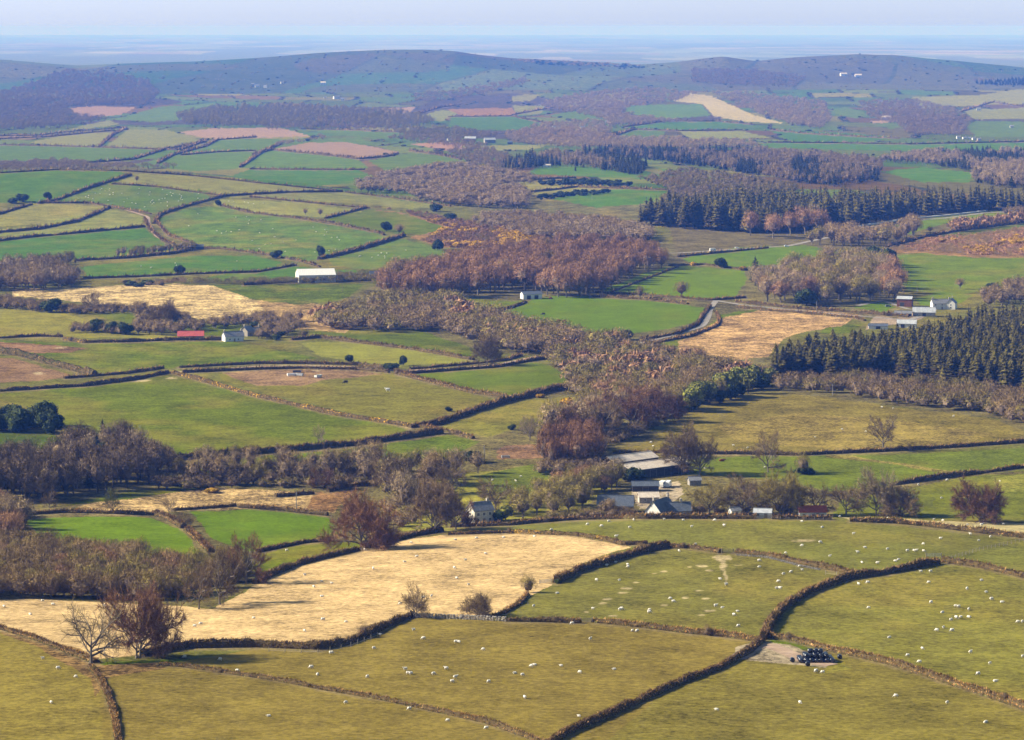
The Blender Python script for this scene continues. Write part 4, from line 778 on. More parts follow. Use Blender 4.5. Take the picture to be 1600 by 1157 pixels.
# woods: name words, kinds with shares, height px, width px, spacing, outline of the ground they stand on
W_=[('dark bare wood at lower left',dict(shaded_bare=6,purple=1,spruce=1,holly=1),56,48,.45,[(-160,790),(-160,735),(0,735),(90,728),(135,700),(190,700),(252,722),(262,752),(180,768),(60,786)]),  # dark kinds stand in for the shade over this wood
('dark conifers above the shaded field at far left',dict(holly=4,shaded_bare=1),56,46,.5,[(-150,660),(-150,678),(0,676),(95,678),(100,672),(60,664)]),
('brown scrub below the bright green fields',dict(willow=6,wolive=2,wred=2,oak=1),44,48,.5,[(-160,935),(-160,850),(0,850),(60,858),(120,862),(180,868),(230,875),(268,892),(300,890),(330,905),(300,930),(280,942),(150,937)]),
('reddish scrub at the left edge below the dark wood',dict(wred=3,purple=2,wolive=1),46,40,.55,[(-160,850),(-160,800),(0,795),(25,812),(45,830),(20,850)]),
('trees left of the straw field hedge',dict(oak=3,wolive=3,purple=1),40,38,.6,[(300,905),(340,880),(395,885),(395,900),(350,925)]),
('row of trees along the valley bottom',dict(oak=4,purple=1,olive=2,wred=1),44,40,.98,[(262,752),(252,722),(330,722),(400,725),(480,722),(540,735),(590,750),(560,765),(480,762),(400,758),(300,760)]),
('trees in the valley left of the house',dict(oak=3,purple=2,olive=2,beech=1),56,50,.85,[(560,735),(640,728),(720,725),(760,735),(700,760),(650,785),(640,822),(620,820),(615,775),(560,752)]),
('trees around the farmyard',dict(oak=3,olive=3,wolive=2,ash=1),44,44,.62,[(800,790),(850,772),(905,776),(925,800),(900,806),(820,812),(790,814)]),
('trees close around the dark slate barn',dict(oakd=2,oak=2,wolive=1),34,34,.6,[(905,806),(960,804),(975,806),(940,809)]),
('scrub between the farmhouse and the red-roofed shed',dict(willow=3,wolive=2,oak=1),22,28,.5,[(1068,802),(1240,800),(1240,806),(1075,806)]),
('undergrowth along the valley bottom',dict(willow=6,shaded_bare=1,wolive=3,holly=1),19,34,.85,[(240,768),(240,742),(330,730),(420,728),(480,726),(560,738),(600,750),(560,766),(480,764),(400,762),(300,766)]),
('undergrowth among the valley trees left of the house',dict(willow=5,wolive=3,holly=1),20,34,.95,[(560,745),(660,735),(740,735),(700,770),(650,800),(640,828),(600,822),(610,775),(560,760)]),
('undergrowth beneath the lane trees',dict(willow=4,shaded_bare=2,wred=2),20,32,.6,[(845,742),(850,705),(930,692),(1000,672),(1060,652),(1000,680),(940,702),(935,740)]),
('low scrub in front of the farm roofs',dict(willow=3,wolive=2,oak=1),17,26,.5,[(835,815),(900,806),(1000,803),(1003,806),(900,812),(840,818)]),
('brown thicket behind the farmyard',dict(purple=2,olive=3,wred=2,wolive=2),38,40,.5,[(870,770),(900,755),(960,752),(985,758),(950,768),(920,778)]),
('reddish grove beside the lane',dict(beechd=5,oak=1),58,36,.5,[(838,735),(880,738),(930,735),(935,708),(905,700),(860,702),(850,715)]),
('brown trees lining the lane',dict(purple=3,beechd=3,oak=2),54,46,.5,[(855,700),(905,690),(930,690),(1000,668),(1040,652),(1065,650),(1060,640),(1000,640),(930,655),(870,680)]),
('yellow green trees of the tall hedge',dict(ivy=6,holly=3,olive=2),42,34,.5,[(1072,652),(1100,640),(1150,622),(1205,608),(1215,600),(1190,598),(1140,612),(1095,626),(1070,640)]),
('scrub in the valley right of centre',dict(willow=5,wolive=3,wred=3,purple=2),30,46,.5,[(850,560),(880,545),(960,548),(1010,548),(1080,562),(1150,578),(1200,592),(1190,600),(1090,618),(1060,640),(1000,640),(930,652),(905,630),(880,590)]),
('scrub below the beech wood',dict(willow=6,wolive=3,wred=2,oak=1),27,44,.5,[(480,500),(560,482),(600,460),(680,462),(740,485),(800,508),(860,520),(900,530),(985,540),(950,550),(880,545),(850,556),(760,545),(700,520),(580,520),(500,512)]),
('big beech wood in the middle',dict(beech=9,oak=1,purple=2),40,36,.48,[(590,455),(640,440),(700,420),(760,410),(820,400),(900,393),(1000,398),(1042,412),(1045,420),(1000,432),(940,462),(880,468),(840,460),(800,455),(720,466),(660,470),(600,468)]),
('woodland behind the beech wood',dict(purple=5,willow=4,oak=2),17,26,.5,[(735,346),(800,336),(880,342),(960,350),(1010,362),(1020,378),(960,378),(830,374),(760,356)]),
('brown wood below the far fields',dict(purple=5,oak=2,willow=2),14,22,.5,[(560,290),(620,272),(680,262),(740,262),(800,272),(850,286),(780,292),(820,302),(830,328),(760,326),(700,322),(650,312),(640,305),(560,300)]),
('conifer plantation on the rise',dict(pine=12,spruce=2),40,24,.34,[(992,352),(1060,334),(1150,326),(1300,322),(1500,320),(1720,320),(1720,334),(1600,333),(1540,328),(1480,335),(1420,340),(1340,352),(1260,362),(1190,366),(1120,362),(1060,357)]),
('reddish grove in front of the plantation',dict(beech=6,purple=2),44,38,.6,[(1172,368),(1220,362),(1285,358),(1285,366),(1230,372),(1175,374)]),
('trees below the plantation',dict(olive=4,oak=4,purple=2),30,32,.55,[(1050,398),(1090,392),(1200,384),(1300,376),(1400,370),(1430,362),(1440,370),(1385,386),(1310,388),(1250,381),(1150,386)]),
('brown shrubs on the right-hand bank',dict(purple=3,wred=3,willow=1),20,24,.5,[(1472,360),(1500,355),(1600,344),(1720,334),(1720,340),(1600,350),(1490,364)]),
('trees at the right edge of the rise',dict(oak=3,willow=2),16,22,.6,[(1565,335),(1720,320),(1720,333),(1580,341)]),
('trees around the hidden cottage at right',dict(oak=5,olive=3,purple=3,beech=2,holly=1,spruce=1),38,36,.55,[(1180,470),(1240,480),(1300,478),(1335,474),(1400,470),(1412,448),(1395,415),(1350,412),(1300,412),(1255,425),(1200,438),(1175,455)]),
('evergreens around the hidden cottage at right',dict(holly=4,spruce=1),44,34,.6,[(1345,414),(1390,412),(1392,420),(1350,422)]),
('dense conifer plantation at right',dict(pine=14,spruce=2),44,26,.36,[(1203,594),(1212,580),(1278,562),(1330,558),(1381,552),(1430,548),(1459,538),(1498,524),(1537,508),(1600,505),(1720,500),(1720,620),(1600,612),(1500,603),(1400,592),(1250,588)]),
('bushes right of the white house at right',dict(holly=2,oak=2,purple=2),24,26,.6,[(1530,468),(1560,452),(1600,446),(1720,446),(1720,470),(1600,476),(1540,482)]),
('scrub below the right-hand plantation',dict(willow=5,wolive=3,purple=1),30,38,.5,[(1205,608),(1240,598),(1350,598),(1500,610),(1600,620),(1720,625),(1720,680),(1600,668),(1560,652),(1500,643),(1400,632),(1300,616),(1225,612)]),
('scrub at the left edge of the bog',dict(oak=3,purple=2,willow=3,holly=1),26,28,.5,[(-100,455),(-100,425),(0,420),(60,412),(110,425),(132,447),(60,456)]),
('slender row of trees left of the hill lane',dict(olive=1,ash=1),18,12,.5,[(55,412),(118,408),(118,415),(60,418)]),
('slender trees below the hill lane',dict(olive=1,ash=1),15,12,.6,[(180,400),(225,396),(310,388),(312,392),(230,401),(182,405)]),
('bushes along the near edge of the bog',dict(willow=4,oak=2,holly=1),14,22,.6,[(-100,478),(0,470),(60,475),(110,484),(230,482),(300,500),(290,504),(200,490),(100,492),(0,482),(-100,486)]),
('bushes round the red-roofed building',dict(willow=3,oak=2,holly=2),18,24,.6,[(215,500),(300,510),(400,500),(470,502),(480,512),(440,534),(400,530),(400,512),(330,515),(270,524),(110,522),(110,515),(215,515)]),
('bushes beside the white barn',dict(willow=3,wolive=3),12,20,.5,[(300,440),(380,442),(460,440),(530,432),(600,430),(650,425),(700,430),(660,440),(560,442),(400,446),(300,446)]),
('bushes left of the white barn',dict(willow=2,holly=1),10,18,.7,[(190,444),(300,438),(300,444),(200,450)]),
('dark shrubs in the far parkland',dict(holly=1),11,14,.5,[(842,288),(880,284),(950,287),(985,290),(985,294),(900,290),(845,292)]),
('second belt of dark shrubs in the far parkland',dict(holly=1),11,14,.5,[(840,310),(870,305),(950,300),(955,303),(880,309),(845,313)]),
('gorse and heath on the ridge of the left hill',dict(gorse=5,wred=3,willow=3,holly=1),8,13,.5,[(577,325),(680,338),(720,345),(800,360),(840,380),(780,388),(690,387),(660,378),(700,357),(640,336)]),
('gorse and bracken on the bank at right',dict(gorse=2,wred=2,willow=3),6,12,.7,[(1375,394),(1450,374),(1600,356),(1720,350),(1720,402),(1600,400),(1520,400),(1440,394)]),
('brown scrub among the far fields at right',dict(purple=3,olive=3,oak=2),12,16,.5,[(1000,282),(1060,270),(1130,275),(1240,292),(1250,302),(1150,315),(1080,322),(1030,325),(1050,300)]),
('dark wood across the middle distance',dict(spruce=6,pine=1,purple=3),19,12,.45,[(780,262),(830,250),(900,250),(960,252),(1010,262),(1000,276),(960,270),(900,262),(850,262),(800,268)]),
('long dark wood below the far farms',dict(spruce=5,purple=4,oak=1),17,13,.42,[(900,240),(1000,236),(1100,238),(1200,242),(1300,250),(1370,256),(1380,262),(1370,284),(1300,292),(1240,286),(1180,276),(1100,262),(1020,252)]),
('dark wood at the far right',dict(spruce=4,purple=5),15,13,.42,[(1370,254),(1450,240),(1720,238),(1720,292),(1560,294),(1520,286),(1525,268),(1440,258)]),
('purple brown wood on the far left slope',dict(purple=6,oak=2,holly=1),9,11,.5,[(-160,205),(-160,150),(0,148),(60,130),(100,112),(180,118),(232,128),(250,150),(225,168),(160,166),(105,168),(115,185),(170,188),(105,200),(0,206)]),
('pale green larch wood in the far distance',dict(olive=6,larch=1,purple=1),12,10,.45,[(272,186),(340,172),(420,170),(500,172),(590,176),(655,186),(690,192),(640,202),(560,202),(470,200),(340,200),(290,196)]),
('line of trees behind the left hill',dict(purple=5,spruce=1),9,12,.5,[(-100,252),(10,258),(60,254),(130,254),(140,260),(250,262),(280,264),(150,266),(-100,268)]),
('far hedgerow trees around the ploughed field',dict(holly=2,purple=3,oak=2),8,11,.7,[(430,226),(480,220),(510,214),(508,220),(470,224),(432,231)]),
('far wood by the white cottages',dict(purple=3,olive=2,oak=1),9,11,.5,[(400,190),(500,198),(650,204),(720,205),(780,215),(720,222),(650,218),(600,204),(420,204)]),
('far trees round the grey farmstead',dict(purple=3,oak=2,holly=1),9,11,.55,[(640,212),(740,222),(780,240),(830,262),(780,266),(720,252),(700,240),(720,232),(600,218)]),
('far brown woods above the dark wood',dict(purple=4,oak=3,olive=1),9,12,.55,[(850,196),(930,190),(960,198),(950,218),(1030,220),(1160,222),(1190,232),(1000,236),(880,232),(800,226),(790,212)]),
('brown wood on the far slope right of centre',dict(purple=6,oak=2),8,11,.5,[(840,168),(900,150),(1000,140),(1090,148),(1060,160),(985,168),(970,180),(1060,192),(960,200),(930,185)]),
('brown wood beside the far straw-coloured field',dict(purple=6,oak=2),8,11,.5,[(1110,146),(1180,148),(1290,162),(1300,188),(1280,204),(1225,194),(1180,178)]),
('brown wood round the far hamlet',dict(purple=6,oak=2),8,11,.5,[(1340,160),(1430,158),(1500,175),(1520,192),(1500,214),(1420,212),(1400,196),(1360,186)]),
('trees on the far skyline dip',dict(purple=1,holly=1),5,8,.6,[(810,95),(880,98),(1000,104),(1010,108),(880,104),(810,99)]),
('dark plantation near the far right skyline',dict(spruce=3,purple=1),7,8,.5,[(1520,128),(1720,122),(1720,136),(1530,134)]),
('hillside wood under the far round hill',dict(purple=4,spruce=1),6,9,.5,[(640,150),(700,145),(760,135),(820,125),(830,130),(770,145),(700,158),(650,162)]),
('far wood under the double hill',dict(purple=4,spruce=1),6,9,.5,[(1080,110),(1180,112),(1260,122),(1240,138),(1150,135),(1080,130)]),
]
plc=[]
def cls(k): n=KIND[k]['name']; return n
for wi,(words,kinds,hp,wp,sp,poly) in enumerate(W_):
    a=np.array(poly); x0_,y0_=a.min(0); x1_,y1_=a.max(0); ks=[k for k,n in kinds.items() for _ in range(n)]
    dx=wp*sp*1.15; 
    con=KIND[ks[0]]['name']=='conifer'
    dy=max(hp*.095*(sp/.5),1.5) if not con else max(hp*.075,1.5)
    nn=0; y=y0_; row=0
    while y<=y1_:
        x=x0_+(row%2)*dx*.5
        while x<=x1_:
            qx=x+R.uniform(-.45,.45)*dx; qy=y+R.uniform(-.5,.5)*dy; x+=dx
            if not inpoly(np.array([qx]),np.array([qy]),poly)[0]: continue
            persp=.82+.36*(qy-y0_)/max(y1_-y0_,1) if y1_-y0_>40 else 1
            k=ks[int(vnoise(np.array([qx/45.]),np.array([qy/14.]),wi)[0]*.65*len(ks)+R.random()*.35*len(ks))%len(ks)]
            s=(R.uniform(.78,1.16) if y0_>300 else R.uniform(.55,1.25))*persp
            kh=KIND[k]['name']
            hh_=hp*s; ww=wp*s*R.uniform(.85,1.2)
            if kh in('scrub_bush',) : ww=max(ww,hh_*.9)
            if kh=='evergreen_bush' and not con: hh_*=.7; ww*=.75
            if kh=='conifer' and not con: ww=hh_*.42
            plc.append((hh_,wi,k,qx,qy,ww))
        y+=dy; row+=1
# the largest of each kind stand as single plants, the rest of each wood is one mass
cap={'bare_tree':230,'scrub_bush':225,'conifer':285,'evergreen_bush':90,'evergreen_tree':60,'gorse_bush':150}; cnt={}
plc.sort(key=lambda t:-t[0]*(1 if 0<t[3]<1600 else .3)); rest={}
for hh_,wi,k,x,y,w in plc:
    n=KIND[k]['name']; inside=-10<x<1610
    if cnt.get(n,0)<cap[n] and inside and hh_>(9 if n!='gorse_bush' else 5):
        cnt[n]=cnt.get(n,0)+1
        words=W_[wi][0]
        place_tree(k,x,y,hh_,w,KIND[k]['word']+' in the '+words,KIND[k]['word']+'s in the '+words)
    else: rest.setdefault(wi,[]).append((hh_,k,x,y,w))
for wi,lst in rest.items():
    G=Geo(); mats=[]; mi={}
    buckets={}
    for hh_,k,x,y,w in lst:
        lod=1 if hh_>30 and KIND[k]['name']!='conifer' and len(lst)<260 else 2
        if KIND[k]['name']=='conifer' and hh_>30: lod=1 if len(lst)<400 else 2
        buckets.setdefault((k,lod,R.randrange(2)),[]).append((hh_,x,y,w))
    for (k,lod,vi),L2 in buckets.items():
        tm,cm,w0,om,one=parts_mesh(k,lod,vi); bv=np.concatenate(one.v); K=KIND[k]; names=K['cm']+[K['tm']]
        for nme in names:
            if nme not in mi: mi[nme]=len(mats); mats.append(M[nme])
        n=len(L2); out=np.zeros((n,len(bv),3),np.float32)
        for i,(hh_,x,y,w) in enumerate(L2):
            X,Y,Z=P(x,y); a=R.random()*6.28; c_,s_=math.cos(a),math.sin(a); sx=w*Y/F/w0; sz=hh_*Y/F
            out[i,:,0]=(bv[:,0]*c_-bv[:,1]*s_)*sx+X; out[i,:,1]=(bv[:,0]*s_+bv[:,1]*c_)*sx+Y; out[i,:,2]=bv[:,2]*sz+Z-.3
        offs=(np.arange(n)*len(bv))[:,None,None]; n0=G.n
        G.v.append(out.reshape(-1,3)); G.n+=n*len(bv)
        far_=KIND[k]['cm'][-1]=='inner' and max(q[0] for q in L2)<16
        for f,m in one.f:
            if far_ and m==1: continue
            G.f.append(((f[None]+offs).reshape(-1,f.shape[1])+n0,mi[names[m]]))
    nm='conifer_wood' if KIND[lst[0][1]]['name']=='conifer' else ('heath' if 'gorse' in W_[wi][0] else ('scrub' if 'scrub' in W_[wi][0] or 'bush' in W_[wi][0] or 'shrub' in W_[wi][0] else 'wood'))
    tag(link(nm,mesh(nm,G,mats)),'mass of the '+W_[wi][0],'wood' if nm!='scrub' else 'scrub',None,'stuff')
print('PLANTS',cnt,sum(len(v) for v in rest.values()))
def hedge(kind,h,wd_,words,line):
    Ym=P(*line[len(line)//2])[1]; step=max(1.2,Ym/900); pts,Ltot=inter(line,step); n=len(pts)
    tg=np.gradient(pts,axis=0); tg=unit(tg); nr_=np.stack([-tg[:,1],tg[:,0]],1)
    s_=np.arange(n)*step; hv=h*(.55+.55*vnoise(s_/7+h*31,s_*0+Ym,5)+.4*vnoise(s_/31+h*17,s_*0+Ym,15))*(.9+.2*NR.random(n)); wv=wd_*(.85+.3*vnoise(s_/9,s_*0+3.7+Ym,6))
    prof=[(-.5,-.15),(-.47,.35),(-.36,.72),(-.12,.93),(.14,.94),(.37,.7),(.46,.3),(.5,-.15)]; Kp=len(prof)
    V=np.zeros((n,Kp,3))
    for j,(u,v) in enumerate(prof):
        off=u*wv*(1+.25*(NR.random(n)-.5)); q=pts+nr_*off[:,None]
        V[:,j,:2]=q; V[:,j,2]=zt(q[:,0],q[:,1])+v*hv*(1+.18*(NR.random(n)-.5)*(v>.3))
    g=Geo(); ix=np.arange(n*Kp).reshape(n,Kp)
    g.add(V.reshape(-1,3),np.stack([ix[:-1,:-1],ix[:-1,1:],ix[1:,1:],ix[1:,:-1]],-1).reshape(-1,4),0)
    g.f.append((np.array([ix[0,:][::-1]]),0)); g.f.append((np.array([ix[-1,:]]),0))
    q=max(.22,Ym*.00034); per=int(min(Ltot/q*(h+wd_)/q*.62,60000)); per=max(per,60)
    i0=NR.integers(0,n-1,per); fr=NR.random(per)[:,None]; j0=NR.integers(0,Kp-1,per); f2_=NR.random(per)[:,None]
    A=V[i0,j0]*(1-f2_)+V[i0,j0+1]*f2_; B=V[i0+1,j0]*(1-f2_)+V[i0+1,j0+1]*f2_; p=A*(1-fr)+B*fr
    ctr=np.concatenate([(pts[i0]),(zt(pts[i0,0],pts[i0,1])+h*.35)[:,None]],1); out=unit(p-ctr)
    nz=vnoise(s_[i0]/9+Ym,p[:,2]*0,8); nz2=vnoise(s_[i0]/3.1+Ym*2,p[:,2]*0,9)
    mats={'dark':['core','hedgedark','hedge','hedgegreen'],'mix':['core','hedge','bracken','hedgegreen'],'big':['core','hedge','hedgedark','hedgegreen'],'gorse':['core','hedge','gorsegreen','gorse'],
          'bracken':['core','bracken','hedge','hedgegreen'],'holly':['core','holly','hedgedark','holly'],'fence':['core','hedge','hedgedark','wood']}[kind]
    lowp=(p[:,2]-zt(p[:,0],p[:,1]))/h
    if kind=='gorse': mi=np.where((nz>.45)&(nz2>.36)&(NR.random(per)>.25),3,np.where(NR.random(per)<.35,2,1))
    else: mi=np.where(lowp+NR.random(per)*.3<.42,3,np.where(nz*.7+NR.random(per)*.4>.62,2,1))
    if kind=='dark': mi=np.where((mi==3)&(NR.random(per)>.4),1,mi)
    sz=q*NR.uniform(.7,1.5,per)
    up=lowp>.6
    for m in (1,2,3):
        a_=(mi==m)&~up; leaves(g,p[a_]+out[a_]*.05,unit(out[a_]+NR.normal(size=(a_.sum(),3))*.6),sz[a_],m)
        b_=(mi==m)&up
        if kind in('gorse','holly'): leaves(g,p[b_]+out[b_]*.08,unit(out[b_]+NR.normal(size=(b_.sum(),3))*.6),sz[b_],m)
        else: slivers(g,p[b_]-out[b_]*.1,unit(out[b_]+[0,0,.5]+NR.normal(size=(b_.sum(),3))*.45),sz[b_]*2.6,sz[b_]*.7,m)
    return mesh('hedge',g,[M[m] for m in mats])
def stonewall(h,line,big=.45):
    pts,Lt=inter(line,.9); g=Geo(); n=len(pts)
    Ym=pts[0][1]; big=max(big,Ym*.0004)
    tg=unit(np.gradient(pts,axis=0)); nr_=np.stack([-tg[:,1],tg[:,0]],1)
    for i in range(n):
        for r_ in range(max(int(h/(big*.7)),2)):
            for s_ in (-.25,.2):
                q=pts[i]+nr_[i]*(s_+R.uniform(-.08,.08))+tg[i]*R.uniform(-.3,.3); z=float(zt(q[0],q[1]))+r_*big*.7+big*.3
                if r_*big*.7>h*R.uniform(.75,1.1): continue
                blob(g,q[0],q[1],z,big*R.uniform(.6,.95),big*R.uniform(.5,.7),big*R.uniform(.4,.55),R.random()*9,0,5,3)
    return g
nh=0
for kind,h,w_,words,line in H_:
    if kind=='wall': o=link('stone_wall',mesh('stone_wall',stonewall(h,line),[M['whitewall']])); tag(o,words,'wall'); continue
    o=link('fence' if kind=='fence' else 'hedge',hedge(kind,h*.85,w_*.78,words,line)); tag(o,words,'fence' if kind=='fence' else 'hedge')
for words,h,line in WALLS:
    tag(link('stone_wall',mesh('stone_wall',stonewall(h,line),[M['stone']])),words,'wall')
# exposed stones at the foot of the bank beside the gateway
tag(link('stone_wall',mesh('stone_wall',stonewall(.6,[(1152,868),(1200,872),(1250,885),(1280,891)],.3),[M['greystone']])),'low course of pale stones right of the muddy gateway','wall')
nb=0
for kind,h,w_,words,line in H_:
    if kind in('wall','fence','holly') or len(words.split())>11: continue
    Ym=P(*line[len(line)//2])[1]
    if Ym>3600: continue
    for q in range(R.choice([0,1,1,2]) if Ym<2400 else R.choice([0,0,1])):
        if nb>=64: break
        i=R.randrange(len(line)-1); t=R.random(); x=line[i][0]*(1-t)+line[i+1][0]*t; y=line[i][1]*(1-t)+line[i+1][1]*t
        if not 0<x<1600 or y>1140: continue
        hp=h*R.uniform(1.5,2.3)*F/Ym; place_tree(R.choice(['willow','willow','wolive','oakd']),x,y+.8,hp,hp*R.uniform(.8,1.3),['thorn bush on the ','second thorn bush on the '][min(q,1)]+words,None); nb+=1
# lanes laid just above the turf
def strip(name,label,mat,w_,line,dz=.10):
    Ym=P(*line[0])[1]; pts,Lt=inter(line,3); tg=unit(np.gradient(pts,axis=0)); nr_=np.stack([-tg[:,1],tg[:,0]],1); n=len(pts); V=np.zeros((n,5,3))
    for j,u in enumerate((-.5,-.25,0,.25,.5)):
        q=pts+nr_*(u*w_*(1+.15*(NR.random(n)-.5)))[:,None]; V[:,j,:2]=q; V[:,j,2]=zt(q[:,0],q[:,1])+dz+(.03 if abs(u)<.3 else 0)
    g=Geo(); ix=np.arange(n*5).reshape(n,5); g.add(V.reshape(-1,3),np.stack([ix[:-1,:-1],ix[:-1,1:],ix[1:,1:],ix[1:,:-1]],-1).reshape(-1,4))
    tag(link(name,mesh(name,g,[M[mat]],True)),label,kind='structure')
strip('lane','pale winding lane beside the bright green field','road',4.5,[(1119,470),(1110,482),(1106,497),(1098,510),(1060,522),(1000,537),(950,545)],.14)
strip('lane','brown hedged lane on the left hill','track',4,[(150,320),(180,323),(212,333),(232,339),(232,350),(245,370),(275,384),(310,388)],.14)
strip('lane','lane between hedges across the middle fields','track',4,[(262,583),(400,573),(480,572),(560,574),(612,580),(700,577),(780,570),(840,557)],.14)
strip('road','pale road under the conifer plantation','road',6,[(1020,396),(1060,396),(1130,391),(1230,385),(1310,368),(1345,358),(1420,346),(1480,341),(1540,333),(1700,326)],.16)
strip('road','road between brown banks above the tan moor','road',4.5,[(1119,470),(1160,477),(1250,486),(1340,494),(1420,501),(1450,490)],.14)
strip('track','muddy farm track through the yard by the black bales','track',5,[(1150,1030),(1180,1012),(1196,1006),(1230,1020),(1262,1034),(1300,1040)],.08)
strip('track','pinkish farm drive to the house at right','road',4,[(1340,478),(1380,470),(1420,484),(1460,482)],.14)
# ragged far hedgerows over the distant patchwork
cand=[]
ys_=np.arange(62,300,.9); 
for yv in ys_:
    for xv in np.arange(-40,1640,3.0): cand.append((xv+R.uniform(-1.4,1.4),yv+R.uniform(-.4,.4)))
cx=[];
for (xv,yv) in cand:
    X,Y,Z=P(xv,yv)
    if Y<4400 or Y>13000: continue
    cx.append((X,Y,Z,xv,yv))
cx=np.array(cx)
def patchat(X,Y,sx,sy,seed):
    u=X/sx+(vnoise(X/sx/2,Y/sy/2,seed+9)-.5)*1.2; v=Y/sy+(vnoise(X/sx/2,Y/sy/2,seed+10)-.5)*1.2+.35*u
    iv=np.floor(v); u2=u+.5*(iv.astype(np.int64)%2); iu=np.floor(u2)
    return np.minimum(np.minimum(u2-iu,1-(u2-iu))*sx,np.minimum(v-iv,1-(v-iv))*sy)
e=patchat(cx[:,0],cx[:,1],190,330,21); wdn=vnoise(cx[:,0]/420,cx[:,1]/800,31)
keep=(e<6)&(NR.random(len(e))<.6)
named=np.zeros(len(cx),bool)
for kn,_,poly in POLY:
    if min(p_[1] for p_ in poly)<300: named|=inpoly(cx[:,3],cx[:,4],poly)
keep&=~named
cx=cx[keep]
G=Geo(); pm={k:parts_mesh(k,2,0)[4] for k in('purple','holly','oak')}
mats=[M['purple'],M['holly'],M['oak'],M['trunk'],M['trunkdark']]; mi_={'purple':[0,3],'holly':[1,4],'oak':[2,3]}
for k,fr in (('purple',.5),('holly',.2),('oak',.3)):
    pick=NR.random(len(cx))<fr; q=cx[pick]; one=pm[k]; bv=np.concatenate(one.v); n=len(q)
    if k=='purple' or 1:
        half=NR.permutation(len(one.f[0][0]))[:34] if k!='holly' else np.arange(len(one.f[0][0]))
    h_=NR.uniform(2.,4.2,n)*(.8+q[:,1]/16000); w_=h_*NR.uniform(1.5,3.2,n)
    out=bv[None]*np.stack([w_,w_,h_],1)[:,None,:]+q[:,None,:3]-[0,0,.4]; offs=(np.arange(n)*len(bv))[:,None,None]; n0=G.n
    G.v.append(out.reshape(-1,3)); G.n+=n*len(bv)
    for fi,(f,m) in enumerate(one.f):
        ff=f[half] if fi==0 and len(f)>40 else f
        G.f.append(((ff[None]+offs).reshape(-1,f.shape[1])+n0,mi_[k][min(m,1)]))
tag(link('far_hedgerows',mesh('far_hedgerows',G,mats)),'ragged hedgerows and copses over the distant blue hills','hedgerow',None,'stuff')
print('HEDGES',len(H_),'far',len(cx))
# ------------------------------------------------------------------ buildings
def box(g,x0,x1,y0,y1,z0,z1,m=0):
    V=[(x,y,z) for x in (x0,x1) for y in (y0,y1) for z in (z0,z1)]
    g.add(V,[(0,1,3,2),(4,6,7,5),(0,4,5,1),(2,3,7,6),(0,2,6,4),(1,5,7,3)],m)
def house(name,label,cat,x,y,L_,W_m,e,r,rot,wm,rm,win=(),chim=(),door=(),group=None,over=.35,px=None):
    X,Y,Z=P(x,y); k=1.
    if px: k=px*Y/F/L_
    o=link(name,None,None,(X,Y,Z-.15)); o.rotation_euler=(0,0,math.radians(rot)); o.scale=(k,k,k); tag(o,label,cat,group)
    a,b=L_/2,W_m/2; g=Geo()
    V=[(-a,-b,-1),(a,-b,-1),(a,b,-1),(-a,b,-1),(-a,-b,e),(a,-b,e),(a,b,e),(-a,b,e),(-a,0,r-.1),(a,0,r-.1)]
    g.add(V,[(0,1,5,4),(2,3,7,6),(4,5,9,8),(6,7,8,9)]); g.f.append((np.array([(1,2,6,9,5),(3,0,4,8,7)]),0))
    link('wall',mesh('wall',g,[M[wm]]),o)
    g=Geo(); sl=(r-e)/b; t=.16
    for s_ in (-1,1):
        y1=s_*(b+over); z1=e-sl*over
        Vv=[(-a-over,0,r),(a+over,0,r),(a+over,y1,z1),(-a-over,y1,z1)]; Vv+=[(p[0],p[1],p[2]+t) for p in Vv]
        g.add(Vv,[(0,1,2,3),(4,7,6,5),(0,4,5,1),(2,6,7,3),(1,5,6,2),(0,3,7,4)])
    box(g,-a-over,a+over,-.14,.14,r+t*.6,r+t+.12)
    rf=link('roof',mesh('roof',g,[M[rm]]),o)
    for u,hh_ in chim:
        g=Geo(); box(g,u*a-.45,u*a+.45,-.35,.35,r-.6,r+hh_); box(g,u*a-.52,u*a+.52,-.42,.42,r+hh_+.002,r+hh_+.16); tube(g,[(u*a,0,r+hh_+.16),(u*a,0,r+hh_+.6)],[.15,.12],0,6)
        link('chimney',mesh('chimney',g,[M['stone']]),rf)
    for lst,nm in ((win,'window'),(door,'door')):
        for side,u,z,w_,h_ in lst:
            g=Geo(); g2=Geo(); fm=.09
            def fr(gg,u0,u1,z0,z1,d0,d1):
                if side=='f': box(gg,u0,u1,-b-d1,-b-d0,z0,z1)
                elif side=='b': box(gg,u0,u1,b+d0,b+d1,z0,z1)
                elif side=='l': box(gg,-a-d1,-a-d0,u0,u1,z0,z1)
                else: box(gg,a+d0,a+d1,u0,u1,z0,z1)
            c_=u*(a if side in'fb' else b)
            fr(g,c_-w_/2-fm,c_-w_/2,z-fm,z+h_+fm,.003,.07); fr(g,c_+w_/2,c_+w_/2+fm,z-fm,z+h_+fm,.003,.07)
            fr(g,c_-w_/2,c_+w_/2,z-fm,z,.003,.07); fr(g,c_-w_/2,c_+w_/2,z+h_,z+h_+fm,.003,.07)
            if nm=='window': fr(g,c_-.03,c_+.03,z,z+h_,.02,.06)
            f_=link(nm,mesh(nm,g,[M['vanwhite' if nm=='window' else 'wood']]),o); fr(g2,c_-w_/2,c_+w_/2,z,z+h_,.004,.03 if nm=='window' else .05)
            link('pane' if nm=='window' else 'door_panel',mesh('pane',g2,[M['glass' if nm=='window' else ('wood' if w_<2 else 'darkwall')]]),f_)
    return o
